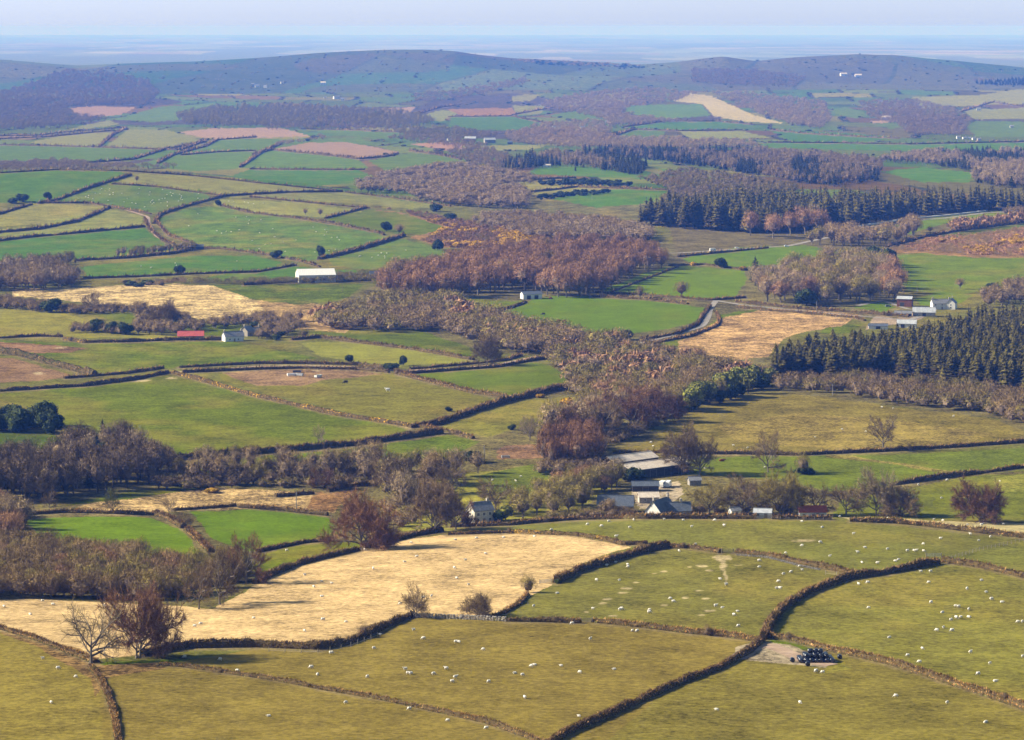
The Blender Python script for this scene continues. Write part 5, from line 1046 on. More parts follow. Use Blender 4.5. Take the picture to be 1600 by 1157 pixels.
house('stone_house','white two-storey stone house with grey slate roof standing among trees above the straw field','house',750,816,8.6,6.6,5.2,7.9,30,'cream','slate',
 [('f',-.6,3.2,1,1.1),('f',.0,3.2,1,1.1),('f',.6,3.2,1,1.1),('f',-.6,.9,1,1.2),('f',.6,.9,1,1.2),('l',0,3.1,.8,1)],[(.75,1.1)],[('f',0,0,1.1,2)])
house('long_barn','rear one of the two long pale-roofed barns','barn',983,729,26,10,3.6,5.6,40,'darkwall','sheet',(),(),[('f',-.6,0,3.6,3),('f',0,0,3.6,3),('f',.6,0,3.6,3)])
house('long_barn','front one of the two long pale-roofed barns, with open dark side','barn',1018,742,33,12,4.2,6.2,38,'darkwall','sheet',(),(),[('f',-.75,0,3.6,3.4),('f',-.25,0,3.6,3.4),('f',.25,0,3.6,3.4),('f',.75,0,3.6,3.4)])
house('slate_barn','long low dark slate-roofed barn left of the farmhouse','barn',962,800,14,7,3.2,6.6,-6,'greystone','slatedark',[('f',-.4,1.4,1,.9),('f',.5,1.4,1,.9)],(),[('f',0,0,2.2,2.2)])
house('farmhouse','farmhouse with bright white gable end and dark slate roof behind the crest hedge','house',1032,807,12,6.6,3.,6.8,58,'whitewall','slatedark',[('f',-.4,1.2,1,1),('f',.3,1.2,1,1),('l',.25,4.6,.7,.8)],[(-.92,1.2),(.92,1.6)],[('f',0,0,1,2)])
house('farmhouse_wing','slate-roofed wing to the right of the white-gabled farmhouse','house',1058,807,10,5.6,2.8,5.6,4,'greystone','slatedark',[('f',-.5,1,1,1),('f',.5,1,1,1)],[(.3,1.2)],[('f',0,0,1,2)])
house('stone_outbuilding','small pale stone outbuilding behind the farmhouse','outbuilding',1013,785,8,5,2.6,4.2,5,'stone','sheet',[('f',-.4,1.1,.8,.8)],(),[('f',.4,0,1,1.9)])
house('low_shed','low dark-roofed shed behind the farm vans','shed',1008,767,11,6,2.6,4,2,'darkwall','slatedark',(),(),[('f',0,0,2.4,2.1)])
house('stone_outbuilding','tiny grey outbuilding right of the farm vans','outbuilding',1085,758,5,4,2.4,3.6,10,'greystone','slate',(),(),[('f',0,0,1,1.8)])
house('red_roofed_shed','little shed with rusty red roof and white walls behind the crest hedge','shed',1269,807,10.5,5,2.3,4.1,2,'whitewall','rust',[('f',-.7,.7,.9,.8),('f',0,.7,.9,.8),('f',.7,.7,.9,.8)],(),[('f',.35,0,1,1.8)])
house('white_shed','low white shed glimpsed between the ivy tree and the dark-limbed tree','shed',1192,809,6,4,2.2,3.2,-10,'whitewall','sheetgrey',[('f',-.5,1,.9,.8)],(),[('f',.4,0,1,1.8)])
house('white_shed','tiny white shed hidden in the trees left of the ivy-covered tree','shed',1148,806,4,3.5,2.4,3.4,20,'whitewall','slate',(),(),[('f',0,0,1,1.8)])
house('red_roofed_barn','barn with bright red roof behind the gorse hedge','barn',298,530,17,8,2.6,5.4,6,'greystone','redroof',[('f',-.5,1,1,.9)],(),[('f',.2,0,2.4,2.1)])
house('farmhouse','grey slate-roofed farmhouse with white gable right of the red-roofed barn','house',364,533,13,7,3.6,6.4,24,'whitewall','slate',[('f',-.5,1,1,1),('f',.4,1,1,1),('l',0,1.3,.9,1)],[(-.9,1.2),(.9,1.4)],[('f',0,0,1,2)])
house('cottage','cream gabled cottage touching the right end of the grey slate farmhouse','house',386,525,8,6,3.8,6.6,62,'stone','slate',[('l',0,2,.9,1)],[(-.85,1.3)],[('f',0,0,1,2)])
house('cottage','small pale cottage with a lone chimney right of the cream cottage','house',399,522,6,5,2.6,4.4,20,'stone','slatedark',[('f',-.3,1,.9,.9)],[(.8,2.)],[('f',.4,0,1,1.9)])
house('white_barn','large low white barn with long pale roof on the valley edge','barn',493,440,30,21,6.2,10.4,12,'whitewall','whitewall',(),(),[('f',-.7,0,3.4,3.3),('f',-.25,0,3.4,3.3),('l',0,0,4,3.6)])
house('slate_cottages','row of low dark blue-roofed cottages right of the white barn','house',600,434,24,7,2.6,5.6,10,'greystone','slatedark',[('f',-.6,.9,1,1),('f',.5,.9,1,1)],[(-.35,1.3),(.7,1.3)],[('f',0,0,1,2)])
house('field_shed','shed with white gable and blue-grey roof above the bright green field','shed',830,467,15,8,4,5.8,16,'whitewall','slatedark',(),(),[('f',-.4,0,3,3),('f',.4,0,3,3)])
house('dark_shed','long dark blue shed at the foot of the hill lane','shed',305,390,16,7,3,4.6,8,'darkwall','slatedark',(),(),[('f',0,0,3,2.6)])
house('tall_shed','tall rust-brown shed with grey roof right of the tree clump','shed',1414,479,11,8,6,7.6,-16,'brownwall','sheetgrey',(),(),[('f',-.3,0,3,3.4)])
house('white_house','white house with blue-grey slate roof above the right-hand plantation','house',1470,483,14,7,4.6,7.4,8,'whitewall','slate',[('f',-.7,3,1,1),('f',0,3,1,1),('f',.7,3,1,1),('f',-.7,.9,1,1.1),('f',.7,.9,1,1.1)],[(-.9,1.2),(.9,1.2)],[('f',0,0,1,2)])
house('white_house_wing','gabled white wing at the right end of the white house','house',1487,483,9,6.5,4.8,7.8,72,'whitewall','slatedark',[('l',0,3,1,1),('l',0,.9,1.2,1.2)],[(.8,1.2)],[('f',0,0,1,2)])
house('stone_barn','long stone barn with grey roof below the white house','barn',1444,494,16,7,3.2,6.4,-9,'stone','sheetgrey',[('f',-.6,1.2,.9,.9),('f',.6,1.2,.9,.9)],(),[('f',0,0,2.4,2.4)])
house('low_shed','low slate-grey shed left of the long stone barn','shed',1411,494,12,5,2.2,3.8,-4,'darkwall','slate',(),(),[('f',0,0,2,1.9)])
house('white_barn','pale barn at the edge of the right-hand conifer plantation','barn',1417,512,13,8,3.2,5.4,-12,'whitewall','sheetgrey',(),(),[('f',-.4,0,2.6,2.6)])
house('dark_shed','low dark shed with pale base left of the pale barn','shed',1372,514,13,6,2.4,3.6,-6,'whitewall','slatedark',(),(),[('f',0,0,3,2)])
house('cottage','small white-gabled cottage hidden among the trees at right','house',1342,434,9,6,3.6,6.4,50,'stone','slate',[('l',0,1,.9,1)],[(-.8,1.2)],[('f',0,0,1,2)])
house('cottage','white cottage corner just visible through the clump of trees','house',1300,438,6,5,3.4,5.6,10,'whitewall','slate',[('f',-.4,1,.9,1)],[(.8,1.2)],[('f',.4,0,1,2)])
FARH=[(526,155,12,'upper white farmhouse in the far valley','whitewall','slate'),(505,133,9,'white barn alone on the far blue hillside','whitewall','sheet'),(535,157,7,'white cottage beside the upper far farmhouse','whitewall','slate'),(508,154,5,'small white cottage left of the far farmhouse','whitewall','slate'),
(402,137,8,'leftmost white house of the far hillside hamlet','whitewall','slate'),(415,137,6,'middle white house of the far hillside hamlet','whitewall','slate'),(441,131,6,'highest white house of the far hillside hamlet','whitewall','slate'),(395,134,6,'pale house at the edge of the far hillside hamlet','stone','slate'),
(735,222,20,'long grey barn left in the far farmstead','greystone','sheetgrey'),(765,224,20,'long grey barn right in the far farmstead','greystone','sheetgrey'),(704,220,12,'white farmhouse left of the far grey barns','whitewall','slate'),(797,226,9,'dark barn at the right end of the far farmstead','darkwall','slatedark'),
(866,201,6,'left white house of the far middle hamlet','whitewall','slate'),(855,200,7,'pale stone house of the far middle hamlet','stone','slate'),(895,197,5,'tall pale house right of the far middle hamlet','stone','slate'),(910,203,9,'pale terrace right of the far middle hamlet','stone','slate'),(949,193,7,'bright white cottage above the far green field','whitewall','slate'),(843,166,4,'tiny white house near the far hedge','whitewall','slate'),
(1498,217,8,'leftmost white house of the far right village','whitewall','slate'),(1507,218,7,'second white house of the far right village','whitewall','slate'),(1515,218,6,'middle white house of the far right village','whitewall','slate'),(1522,219,7,'fourth white house of the far right village','whitewall','slate'),(1530,220,7,'rightmost white house of the far right village','stone','slate'),
(1385,188,16,'long white building beside the brown far wood','whitewall','sheet'),(1376,162,8,'white cottage at the foot of the far right hill','whitewall','slate'),(1318,119,12,'left white farm building high on the far right hill','whitewall','sheet'),(1341,121,12,'right white farm building high on the far right hill','whitewall','sheet'),
(1529,173,8,'white farmhouse on the far pale green slope','whitewall','slate'),(1581,200,7,'white house at the far right edge','whitewall','slate'),(805,218,6,'stone cottage beyond the far farmstead','stone','slate'),(860,223,8,'pale barn on the bare far field','stone','sheet'),(855,262,14,'long pale shed in the far parkland','sheetw','sheet')]
M['sheetw']=M['whitewall']
for x,y,w_,lb,wm,rm in FARH:
    ln=2.4 if w_>10 else 1.7
    house('far_house' if 'barn' not in lb else 'far_barn',lb,'barn' if 'barn' in lb or 'shed' in lb else 'house',x,y,9*ln/1.7,7,4.2,6.4,R.uniform(-18,24),wm,rm,[('f',-.5,1.2,1.2,1.4),('f',.5,1.2,1.2,1.4)],[(.8,1.2)] if rm=='slate' else (),(),'far scattered houses and barns',px=w_*.85)
# ------------------------------------------------------------------ vehicles
def vehicle(name,label,x,y,rot,L_,W_m,Hh,mat,van=True):
    X,Y,Z=P(x,y); o=link(name,None,None,(X,Y,Z+.1)); o.rotation_euler=(0,0,math.radians(rot)); tag(o,label,'caravan' if name=='caravan' else ('van' if van else 'car'))
    a,b=L_/2,W_m/2; hood=.25 if van else .9
    pr=[(-a,.35),(-a,Hh*.9),(-a+.25,Hh),(a-hood*2-.5,Hh),(a-hood*1.1,Hh*.62),(a-.1,Hh*.52),(a,.35)] if name!='caravan' else [(-a,.5),(-a-.05,Hh*.6),(-a+.3,Hh),(a-.3,Hh),(a+.05,Hh*.6),(a,.5)]
    g=Geo(); n=len(pr); V=[(u,-b,z) for u,z in pr]+[(u,b,z) for u,z in pr]
    g.add(V,[(i,i+n,(i+1)%n+n,(i+1)%n) for i in range(n)]); g.f.append((np.array([list(range(n))]),0)); g.f.append((np.array([list(range(2*n-1,n-1,-1))]),0))
    link('body',mesh('body',g,[M[mat]]),o)
    g=Geo(); 
    for s_ in (-1,1): box(g,-a+.5,a-hood*2-.7,s_*b-.01*(s_<0)*1.0,s_*b+.012*(s_>0)+.0,Hh*.6,Hh*.85) if not(van and name!='caravan') else box(g,a-2.2,a-1.1,min(s_*b,s_*(b+.012)),max(s_*b,s_*(b+.012)),Hh*.6,Hh*.85)
    link('window',mesh('window',g,[M['glass']]),o)
    for u in ((-a*.62,a*.62) if name!='caravan' else (0,)):
        for s_ in (-1,1):
            g=Geo(); an=np.arange(12)*math.pi/6; yy=s_*(b-.06)
            V=[(u+.34*math.cos(t),yy-.1,.3+.34*math.sin(t)) for t in an]+[(u+.34*math.cos(t),yy+.1,.3+.34*math.sin(t)) for t in an]
            g.add(V,[(i,(i+1)%12,(i+1)%12+12,i+12) for i in range(12)]); g.f.append((np.array([list(range(11,-1,-1))]),0)); g.f.append((np.array([list(range(12,24))]),0))
            link('wheel',mesh('wheel',g,[M['tyre']]),o)
vehicle('caravan','cream caravan parked in the farmyard, left of the white van',1035,762,70,5.5,2.2,2.6,'whitewall')
vehicle('parked_van','bright white van parked in the farmyard right of the caravan',1044,761,75,5.2,2.0,2.5,'vanwhite')
vehicle('parked_van','white van at the roadside under trees right of the beech wood',1114,393,10,6,2.1,2.7,'vanwhite')
vehicle('parked_car','pale car by the trees above the upper right green field',1152,389,5,4.4,1.8,1.5,'vanwhite',False)
vehicle('parked_car','white car near the left edge of the brown tree clump on the road',1229,386,5,4.4,1.8,1.5,'vanwhite',False)
vehicle('parked_car','dark blue car on the drive beside the rust-brown shed',1388,480,15,4.4,1.8,1.5,'slatedark',False)
# ------------------------------------------------------------------ black silage bales in a heap
def bale_geo():
    g=Geo(); n=14; ring=[(0,-.62),(.5,-.62),(.62,-.52),(.66,0),(.62,.52),(.5,.62),(0,.62)]
    V=[];
    for rr_,u in ring:
        for j in range(n):
            a=2*math.pi*j/n; q=rr_*(1+.03*math.sin(3*a+u*4)); V.append((q*math.cos(a),u,q*math.sin(a)*.94+.6))
    g.add(V,[(i*n+j,i*n+(j+1)%n,(i+1)*n+(j+1)%n,(i+1)*n+j) for i in range(len(ring)-1) for j in range(n)]); return g
bm_=mesh('bale',bale_geo(),[M['plastic']],True)
bx0=P(1276,1036)
for lv in range(3):
    for i in range(7-lv*2):
        for j in range(5-lv*2 if lv<2 else 1):
            X=bx0[0]+(i-(6-lv*2)/2)*1.28+R.uniform(-.12,.12); Y=bx0[1]+(j+lv)*1.3+R.uniform(-.12,.12)
            o=link('silage_bale',bm_,None,(X,Y,float(zt(X,Y))+lv*1.02)); o.rotation_euler=(R.uniform(-.06,.06),R.random()*6,R.uniform(-.5,.5)+(1.57 if R.random()<.4 else 0)); 
            o.rotation_euler.y=0; tag(o,['shiny black wrapped bale in the bottom layer of the heap beside the track','shiny black wrapped bale in the middle layer of the heap beside the track','shiny black wrapped bale on top of the heap beside the track'][lv],'bale','black bales, '+['bottom','middle','top'][lv]+' layer')
for x,y in ((1238,1035),(1312,1030),(1262,1041)):
    X,Y,Z=P(x,y); o=link('silage_bale',bm_,None,(X,Y,Z)); tag(o,'single black bale lying loose beside the heap, '+{1238:'left of it',1312:'right of it',1262:'in front of it'}[x],'bale')
# ------------------------------------------------------------------ gates, fences, poles, posts
def gate(x,y,w_,rot,label,mat='metal'):
    X,Y,Z=P(x,y); o=link('field_gate',None,None,(X,Y,Z)); o.rotation_euler=(0,0,math.radians(rot)); tag(o,label,'gate')
    g=Geo(); 
    for z in (.3,.5,.72,.95,1.2): box(g,-w_/2+.1,w_/2-.1,-.03,.03,z-.04,z+.04)
    for u in (-w_/2+.14,0,w_/2-.14): box(g,u-.035,u+.035,-.045,.045,.22,1.28)
    link('gate_frame',mesh('gate_frame',g,[M[mat]]),o)
    for s_ in (-1,1):
        g=Geo(); tube(g,[(s_*w_/2,0,-.3),(s_*w_/2,0,1.5)],[.12,.11],0,6); link('gate_post',mesh('gate_post',g,[M['wood']]),o)
gate(853,912,4,20,'grey field gate between the round bush and the thick dark hedge'); gate(1459,871,5,5,'metal field gate at the top end of the tall curving hedge')
gate(916,973,3.4,0,'wooden field gate in the hedge at the bottom of the middle sheep field','wood'); gate(1137,864,4,5,'field gate at the muddy gateway with worn soil below it','wood')
gate(1195,811,5,0,'wooden field gate on the crest near the low white shed','wood'); gate(615,580,5,0,'pale gate beside the dark evergreen on the lane hedge')
def fence(label,line,h=1.1,stp=3.,rails=3):
    pts,Lt=inter(line,stp); o=link('fence',None,None,(pts[0][0],pts[0][1],float(zt(*pts[0])))); tag(o,label,'fence')
    z0=float(zt(*pts[0])); rel=[np.array([p[0]-pts[0][0],p[1]-pts[0][1],float(zt(p[0],p[1]))-z0]) for p in pts][:99]
    g0=Geo(); tube(g0,[(0,0,-.3),(0,0,h+.1)],[.09,.08],0,5); pm_=mesh('post',g0,[M['wood']])
    for q in rel: link('post',pm_,o,q)
    for k_ in range(rails):
        g=Geo(); tube(g,[q+[0,0,h*(.35+.3*k_)] for q in rel],[.045]*len(rel),0,4); link('rail',mesh('rail',g,[M['wood']]),o)
fence('post and rail fence from the metal gate to the right edge',[(1476,877),(1530,861),(1600,846),(1660,838)])
fence('wooden fence on the crest right of the wooden gate',[(1206,813),(1300,814.5)],1.2,3,2)
fence('line of fence posts along the tan field hedge at bottom centre',[(420,1019),(500,1021),(545,1012),(590,995)],1.1,4,1)
fence('post fence by the cattle pen',[(770,705),(800,703),(832,703)],1.3,3,3)
fence('short fence at the foot of the white-trunked pair',[(275,945),(300,943)],1.1,2.5,2)
fence('posts on the near side of the hedge bank with stones',[(1290,898),(1325,902)],1.2,4,1)
def pole(x,y,hpx,label):
    X,Y,Z=P(x,y); h=hpx*Y/F; o=link('telegraph_pole',None,None,(X,Y,Z)); tag(o,label,'pole')
    g=Geo(); tube(g,[(0,0,-.5),(0,0,h)],[.2,.15],0,6); link('pole',mesh('pole',g,[M['greystone']]),o)
    g=Geo(); box(g,-.9,.9,-.24,-.16,h-.7,h-.55); link('crossarm',mesh('crossarm',g,[M['wood']]),o)
for x,y,h,lb in ((1276,487,16,'pale pole beside the road above the tan moor'),(1433,456,10,'short pole above the rust-brown shed'),(757,722,26,'pale pole beside the dark evergreen clump above the cattle pen'),(1301,618,18,'pale pole at the scrub edge at the top of the right-hand pasture'),
 (535,456,10,'thin pole in the valley field below the white barn'),(925,313,12,'thin pole in the far green field'),(741,498,14,'pole in the scrub left of the bright green field'),(463,800,34,'thin wooden pole at the rusty bracken hedge'),(433,703,12,'small post on the thick hedge below the big pasture')):
    pole(x,y,h,lb)
# feeders and pen things
def trough(x,y,rot,mat,label,k=1.):
    X,Y,Z=P(x,y); o=link('feed_trough',None,None,(X,Y,Z)); o.rotation_euler=(0,0,rot); o.scale=(k,k,k); tag(o,label,'trough')
    g=Geo(); a,b=1.6,.6
    box(g,-a,a,-b,-b+.08,.25,.95); box(g,-a,a,b-.08,b,.25,.95); box(g,-a,-a+.08,-b+.08,b-.08,.25,.95); box(g,a-.08,a,-b+.08,b-.08,.25,.95); box(g,-a+.08,a-.08,-b+.08,b-.08,.25,.35)
    link('tub',mesh('tub',g,[M[mat]]),o)
    for u in (-1.3,1.3):
        g=Geo(); box(g,u-.1,u+.1,-.5,.5,0,.248); link('foot',mesh('foot',g,[M['metal']]),o)
trough(456,588,.3,'vanwhite','left pale feed trough on the worn red ground of the brownish field',1.7); trough(467,588,-.4,'metal','grey feed trough in the group on the worn red ground',1.7)
trough(497,590,1.,'whitewall','right pale feed trough standing apart on the brownish field',1.6); trough(464,583,0,'slatedark','dark trough behind the pale ones on the worn red ground',1.5)
trough(790,715,.2,'ivy','green water tank by the cattle pen',1.2) if False else trough(790,716,.2,'metal','grey water trough below the cattle pen',1.2)
# ------------------------------------------------------------------ sheep, cattle, pony: each body one mesh
def beast(L_,Hh,pose,thick=.36,neck=.5,wool=True):
    g=Geo(); leg=Hh*.42 if wool else Hh*.5; bz=leg+thick*L_*.5*.9 if pose!='lie' else thick*L_*.45
    blob(g,0,0,bz,L_*.46,L_*thick*.62,L_*thick*.62,1,0,14,8); blob(g,L_*.22,0,bz+.02*L_,L_*.26,L_*thick*.6,L_*thick*.64,2,0,12,7); blob(g,-L_*.25,0,bz,L_*.24,L_*thick*.6,L_*thick*.6,3,0,12,7)
    hx,hz=(L_*.66,bz-leg*.75) if pose=='graze' else ((L_*.60,bz+L_*thick*.75) if pose=='stand' else (L_*.58,bz+L_*.2))
    tube(g,[(L_*.3,0,bz+.05*L_),((L_*.3+hx)/2,0,(bz+hz)/2+.06*L_),(hx-.05*L_,0,hz)],[L_*.15,L_*.11,L_*.07],0 if wool else 0,8)
    dx,dz=(.06,-.12) if pose=='graze' else (.12,-.06)
    blob(g,hx+dx*L_*.4,0,hz+dz*L_*.4,L_*.11,L_*.06,L_*.075,4,1,8,6); blob(g,hx+dx*L_,0,hz+dz*L_,L_*.065,L_*.042,L_*.05,5,1,8,6)
    for s_ in (-1,1):
        g.add([(hx-.02*L_,s_*.05*L_,hz+.05*L_),(hx-.05*L_,s_*.13*L_,hz+.04*L_),(hx-.06*L_,s_*.06*L_,hz)],[(0,1,2)],1)
        if pose!='lie':
            tube(g,[(L_*.28,s_*L_*.1,bz),(L_*.30,s_*L_*.1,leg*.5),(L_*.29,s_*L_*.1,0)],[L_*.065,L_*.035,L_*.03],1,6)
            tube(g,[(-L_*.32,s_*L_*.1,bz),(-L_*.28,s_*L_*.1,leg*.8),(-L_*.35,s_*L_*.1,leg*.5),(-L_*.33,s_*L_*.1,0)],[L_*.09,L_*.06,L_*.035,L_*.03],1,6)
    tube(g,[(-L_*.45,0,bz+.08*L_),(-L_*.5,0,bz),(-L_*.5,0,bz-.15*L_)],[.03*L_,.025*L_,.012*L_],0,5)
    return g
SM={p:mesh('sheep',beast(1.25,.85,p,.46),[M['wool'],M['face']],True) for p in('graze','stand','lie')}
def sheep(x,y,label,group,k=1.,pose=None):
    X,Y,Z=P(x,y); pose=pose or R.choice(['graze','graze','graze','stand','lie'])
    o=link('sheep',SM[pose],None,(X,Y,Z)); s=R.uniform(.70,.90)*k; o.scale=(s,s,s)
    o.rotation_euler=(0,0,R.choice([0,math.pi])+R.gauss(0,.55)); tag(o,label,'sheep',group)
A1=[(1000,y,0,0) for y in ()]
def grp(x,y):
    z=1
    for words,poly in GF:
        if inpoly(np.array([float(x)]),np.array([float(y)]),poly)[0]: return words
    return 'the lower slopes'
GF=[('the straw-coloured field',POLY[[i for i,p in enumerate(POLY) if p[0]=='tan'][0]][2]),
 ('the large sheep field right of the tall curving hedge',[(1210,1000),(1222,960),(1262,930),(1330,906),(1400,895),(1465,880),(1700,915),(1700,1140),(1470,1064),(1290,1016)]),
 ('the middle foreground field with bare patches',[(815,945),(870,908),(960,872),(1045,855),(1130,862),(1345,898),(1320,907),(1250,935),(1190,1000),(1080,990),(905,974),(770,968)]),
 ('the broad foreground field at bottom centre',[(220,1028),(560,1008),(645,965),(905,972),(1185,1002),(1040,1080),(1000,1200),(330,1200)]),
 ('the long crest field below the farm',[(700,822),(1000,803),(1330,808),(1700,845),(1700,890),(1465,880),(1345,900),(1125,863),(1045,856),(940,843),(700,835)]),
 ('the pale strip on the right-hand crest',[(1310,800),(1700,812),(1700,845),(1330,812)]),
 ('the bottom left foreground field',[(-50,985),(60,1000),(150,1035),(170,1200),(-50,1200)]),
 ('the right-hand pasture below the plantation',[(950,700),(1130,615),(1600,660),(1600,700),(1200,712)]),
 ('the pastures around the lone right-hand trees',[(1000,712),(1600,695),(1600,818),(1050,800)])]
Z8="433,142 725,152 1000,158 1055,166 1200,192 1287,192 1420,188 327,203 205,172 515,245 315,298 205,318 107,362 373,380 585,325 541,357 567,415 660,424 787,398 768,407 840,348 880,347 938,350 937,308 1040,275 1270,283 1340,265 1220,248 190,442 207,464 93,489 65,535 53,570 140,476 547,550 603,541 922,474 980,473 970,540 1200,579 1287,523 1315,594 1347,640 1410,655 983,660 1130,682 1150,684 1210,702 1050,717 1135,752 1163,748 1210,745 1103,765 1058,811 1110,830 1018,829 607,692 730,868 930,938 843,980 913,1020 1267,1092 1370,1132 1337,1027 1220,962 1507,777 1533,777 1535,985 660,1012 290,1075 330,1082 72,575 895,345 720,338"
Z7="237,222 457,190 540,200 583,170 710,208 733,163 628,262 918,158 1032,163 1083,202 1223,165 1278,196 1107,310 1007,349 1490,408 1490,442 135,258 570,432 625,413 697,432 700,445 648,522 510,525 273,602 130,682 487,697 650,703 660,699 830,705 827,720 955,637 973,655 1255,515 1292,553 1268,688 1360,710 1338,735 1365,803 1228,680 113,768 150,768 363,788 727,830 755,833 472,880 297,1038 410,1082 617,1060 17,1083 63,1097 137,1034 117,1045"
Z6="655,342 935,300 1202,279 1330,272 1493,264 1383,366 970,383 895,416 707,457 1262,405 1195,451 1210,514 1282,553 1057,622 1007,625 870,668 295,494 395,535 457,545 348,566 397,620 405,764 543,778 293,832 453,966 710,936 747,850 950,826 1205,899 1224,900 1370,944 333,1052 371,1092 900,1064 917,1088 934,1090 1070,1091 1147,1060 1202,1113 1183,1137 1403,1138 672,1108 1010,878"
Z5="258,650 320,673 25,685 182,728 630,680 1173,803 1210,790 1530,755 258,998 350,1058 458,1108 1113,988 1327,1005 1430,1073"
for z,ox,oy in ((Z8,1200,770),(Z7,800,770),(Z6,400,770),(Z5,0,770)):
    for t in z.split():
        u,v=map(float,t.split(',')); x,y=ox+u/3.857,oy+(v+8)/3.857; w_=grp(x,y); sheep(x,y,'small white sheep grazing in '+w_,'sheep in '+w_)
for x,y in ((640,1110),(700,1128),(820,1092),(905,1120),(540,1100),(420,1120),(1400,1090),(1540,1130),(1480,1100),(80,1100),(760,1140),(1120,1110),(1250,1100)):
    w_=grp(x,y); sheep(x,y,'small white sheep grazing in '+w_,'sheep in '+w_)
for u,v in ((687,523),(755,533),(1120,580),(447,657),(590,673),(285,707),(750,620),(1080,967),(907,995),(1397,973),(1045,1075)):
    x,y=1200+u/3.857,500+(v+4)/3.857; w_=grp(x,y); sheep(x,y,'small white sheep grazing in '+w_,'sheep in '+w_)
for u,v in ((838,740),(851,763),(705,786),(1335,758),(1420,771),(1165,893),(1525,888)):
    x,y=800+u/3.857,500+(v+4)/3.857; w_=grp(x,y); sheep(x,y,'small white sheep grazing in '+w_,'sheep in '+w_)
for x,y in ((814,746),(806,753),(770,752),(628,809),(448,862)): sheep(x,y,'white sheep on the green patches around the white stone house','sheep near the stone house')
def scatter(n,poly,words,k):
    a=np.array(poly); x0_,y0_=a.min(0); x1_,y1_=a.max(0); i=0
    while i<n:
        x,y=R.uniform(x0_,x1_),R.uniform(y0_,y1_)
        if inpoly(np.array([x]),np.array([y]),poly)[0]: sheep(x,y,'tiny white sheep '+words,'sheep '+words,k); i+=1
scatter(52,[(115,312),(165,292),(200,290),(310,302),(320,310),(240,328),(210,321),(140,312)],'of the flock on the upper left hill',1.35)
scatter(34,[(265,350),(300,332),(420,342),(560,366),(600,374),(500,400),(400,390),(330,380)],'in the largest field of the left hill',1.3)
scatter(9,[(540,402),(620,385),(660,392),(600,408)],'above the row of blue-roofed cottages',1.3)
scatter(5,[(200,418),(320,405),(380,408),(260,424)],'in the strip field left of the white barn',1.3)
scatter(6,[(360,310),(440,320),(420,328),(350,318)],'in the small olive field on the left hill',1.3)
def cattle(x,y,mat,label,L_=2.3,Hh=1.45,group=None,name='cow',pose='graze',cat='cow',k=1.15):
    g=beast(L_,Hh,pose,.36,.5,False); X,Y,Z=P(x,y); o=link(name,mesh(name,g,[M[mat],M[mat]],True),None,(X,Y,Z)); o.scale=(k,k,k); o.rotation_euler=(0,0,R.choice([0,3.14])+R.uniform(-.4,.4)); tag(o,label,cat,group)
cattle(849,493,'cowblack','dark cow standing alone in the bright green field'); cattle(803,483,'cowblack','dark cow near the left corner of the bright green field')
cattle(873,504,'cowred','left one of the two reddish cows in the bright green field'); cattle(882,504,'cowred','right one of the two reddish cows in the bright green field'); cattle(860,468,'cowred','reddish cow by the gateway at the top of the bright green field')
cattle(1021,715,'cowred','reddish cow beside the long barns'); cattle(1128,721,'cowred','red-brown cow lying in the green pasture right of the barns',pose='lie')
cattle(540,600,'cowblack','dark horse grazing in the brownish field',name='horse',cat='horse'); cattle(606,612,'ponywhite','white pony standing in the brownish field',name='pony',pose='stand',cat='pony')
cattle(565,578,'cowblack','dark cow beside the lane hedge above the brownish field')
print('SHEEP',sum(1 for o in bpy.data.objects if o.name.startswith('sheep')))
HAZE=((.068,.190,.76),6.2e-5,(.80,.64,0,1)); AIR=(1.0,.6,3.0); SKY=.07; SUN=5.0; SUNC=(1,.93,.80); EXPO=1.36; TINT=(1.0,.93,.75); HOR=(.83,.98,1.68)
# ------------------------------------------------------------------ air, light, camera
g=Geo(); s=30000
x0,x1,y0,y1,z0,z1=-30000,30000,-300,94500,CZ-330,CZ+14
Vv=[(x,y,z) for x in (x0,x1) for y in (y0,y1) for z in (z0,z1)]
g.add(Vv,[(0,1,3,2),(4,6,7,5),(0,4,5,1),(2,3,7,6),(0,2,6,4),(1,5,7,3)])
hm=bpy.data.materials.new('haze_air'); hm.use_nodes=True; nt=hm.node_tree; nt.nodes.clear()
o=nd(nt,'ShaderNodeOutputMaterial'); v=nd(nt,'ShaderNodeVolumePrincipled')
v.inputs['Color'].default_value=HAZE[0]+(1,); v.inputs['Density'].default_value=HAZE[1]; v.inputs['Absorption Color'].default_value=HAZE[2]; v.inputs['Anisotropy'].default_value=0
nt.links.new(v.outputs[0],o.inputs['Volume'])
hz=link('haze',mesh('haze',g,[hm])); tag(hz,kind='stuff',label='thin blue haze filling the distance')
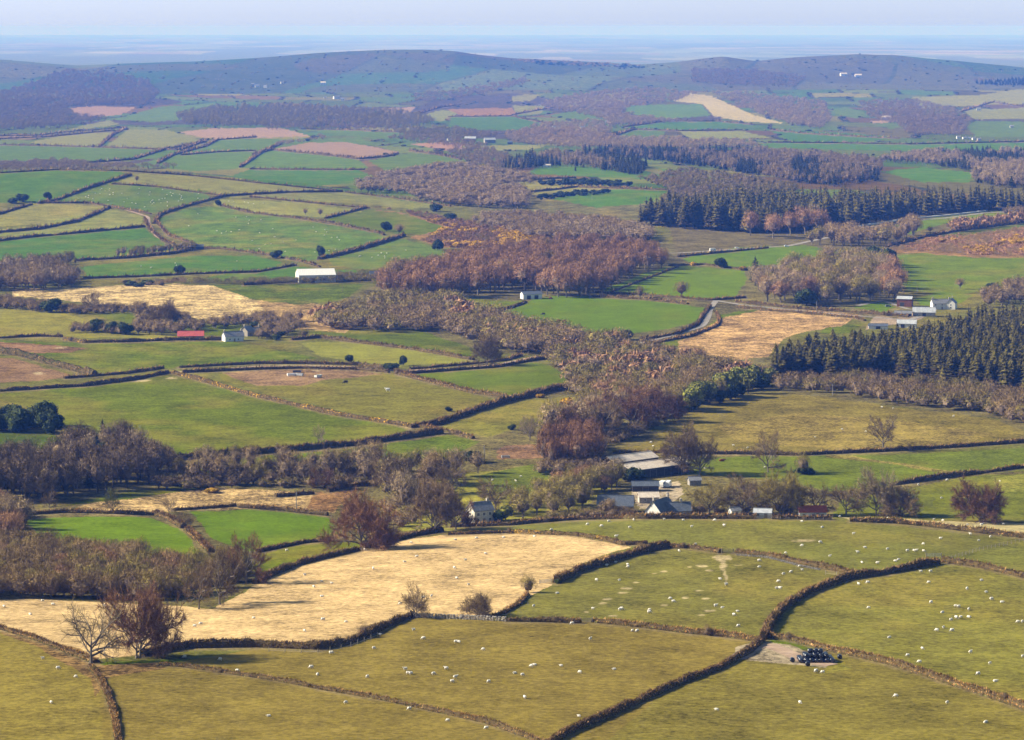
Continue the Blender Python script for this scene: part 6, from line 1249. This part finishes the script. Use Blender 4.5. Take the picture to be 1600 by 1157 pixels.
w=bpy.data.worlds.new('World'); sc.world=w; w.use_nodes=True; nt=w.node_tree
bgn=nt.nodes['Background']; sky=nd(nt,'ShaderNodeTexSky'); sky.sky_type='NISHITA'; sky.sun_disc=False
az=math.radians(-84); el=math.radians(30)   # bearing measured from straight ahead, negative is left
sky.sun_elevation=el; sky.sun_rotation=az; sky.altitude=300; sky.air_density=AIR[0]; sky.dust_density=AIR[1]; sky.ozone_density=AIR[2]
tn=nd(nt,'ShaderNodeMix',data_type='RGBA',blend_type='MULTIPLY'); tn.inputs[0].default_value=1; tcw=nd(nt,'ShaderNodeTexCoord'); sx=nd(nt,'ShaderNodeSeparateXYZ'); nt.links.new(tcw.outputs['Generated'],sx.inputs[0]); rp=nd(nt,'ShaderNodeValToRGB'); nt.links.new(sx.outputs['Z'],rp.inputs[0])
rp.color_ramp.elements[0].position=.0; rp.color_ramp.elements[0].color=HOR+(1,); rp.color_ramp.elements[1].position=.12; rp.color_ramp.elements[1].color=TINT+(1,); nt.links.new(rp.outputs[0],tn.inputs[7]); nt.links.new(sky.outputs[0],tn.inputs[6]); nt.links.new(tn.outputs[2],bgn.inputs[0]); bgn.inputs[1].default_value=SKY
sd=bpy.data.lights.new('sun','SUN'); sd.energy=SUN; sd.angle=math.radians(.5); sd.color=SUNC
so=link('sun',sd); 
from mathutils import Vector
d=Vector((math.sin(az)*math.cos(el),math.cos(az)*math.cos(el),math.sin(el))); so.rotation_euler=d.to_track_quat('Z','Y').to_euler()
cam=bpy.data.cameras.new('camera'); co=link('camera',cam); co.location=(0,0,CZ); co.rotation_euler=(math.pi/2,0,0)
cam.sensor_width=36; cam.lens=36*F/1600; cam.shift_y=-(578.5-YH)/1600; cam.clip_start=.5; cam.clip_end=150000
sc.camera=co
vs=sc.view_settings; vs.view_transform='Standard'; vs.look='None'; vs.gamma=1; vs.exposure=EXPO
sc.render.engine='CYCLES'; sc.cycles.max_bounces=4; sc.cycles.volume_bounces=1; sc.cycles.diffuse_bounces=2
try: sc.cycles.use_denoising=True
except Exception: pass
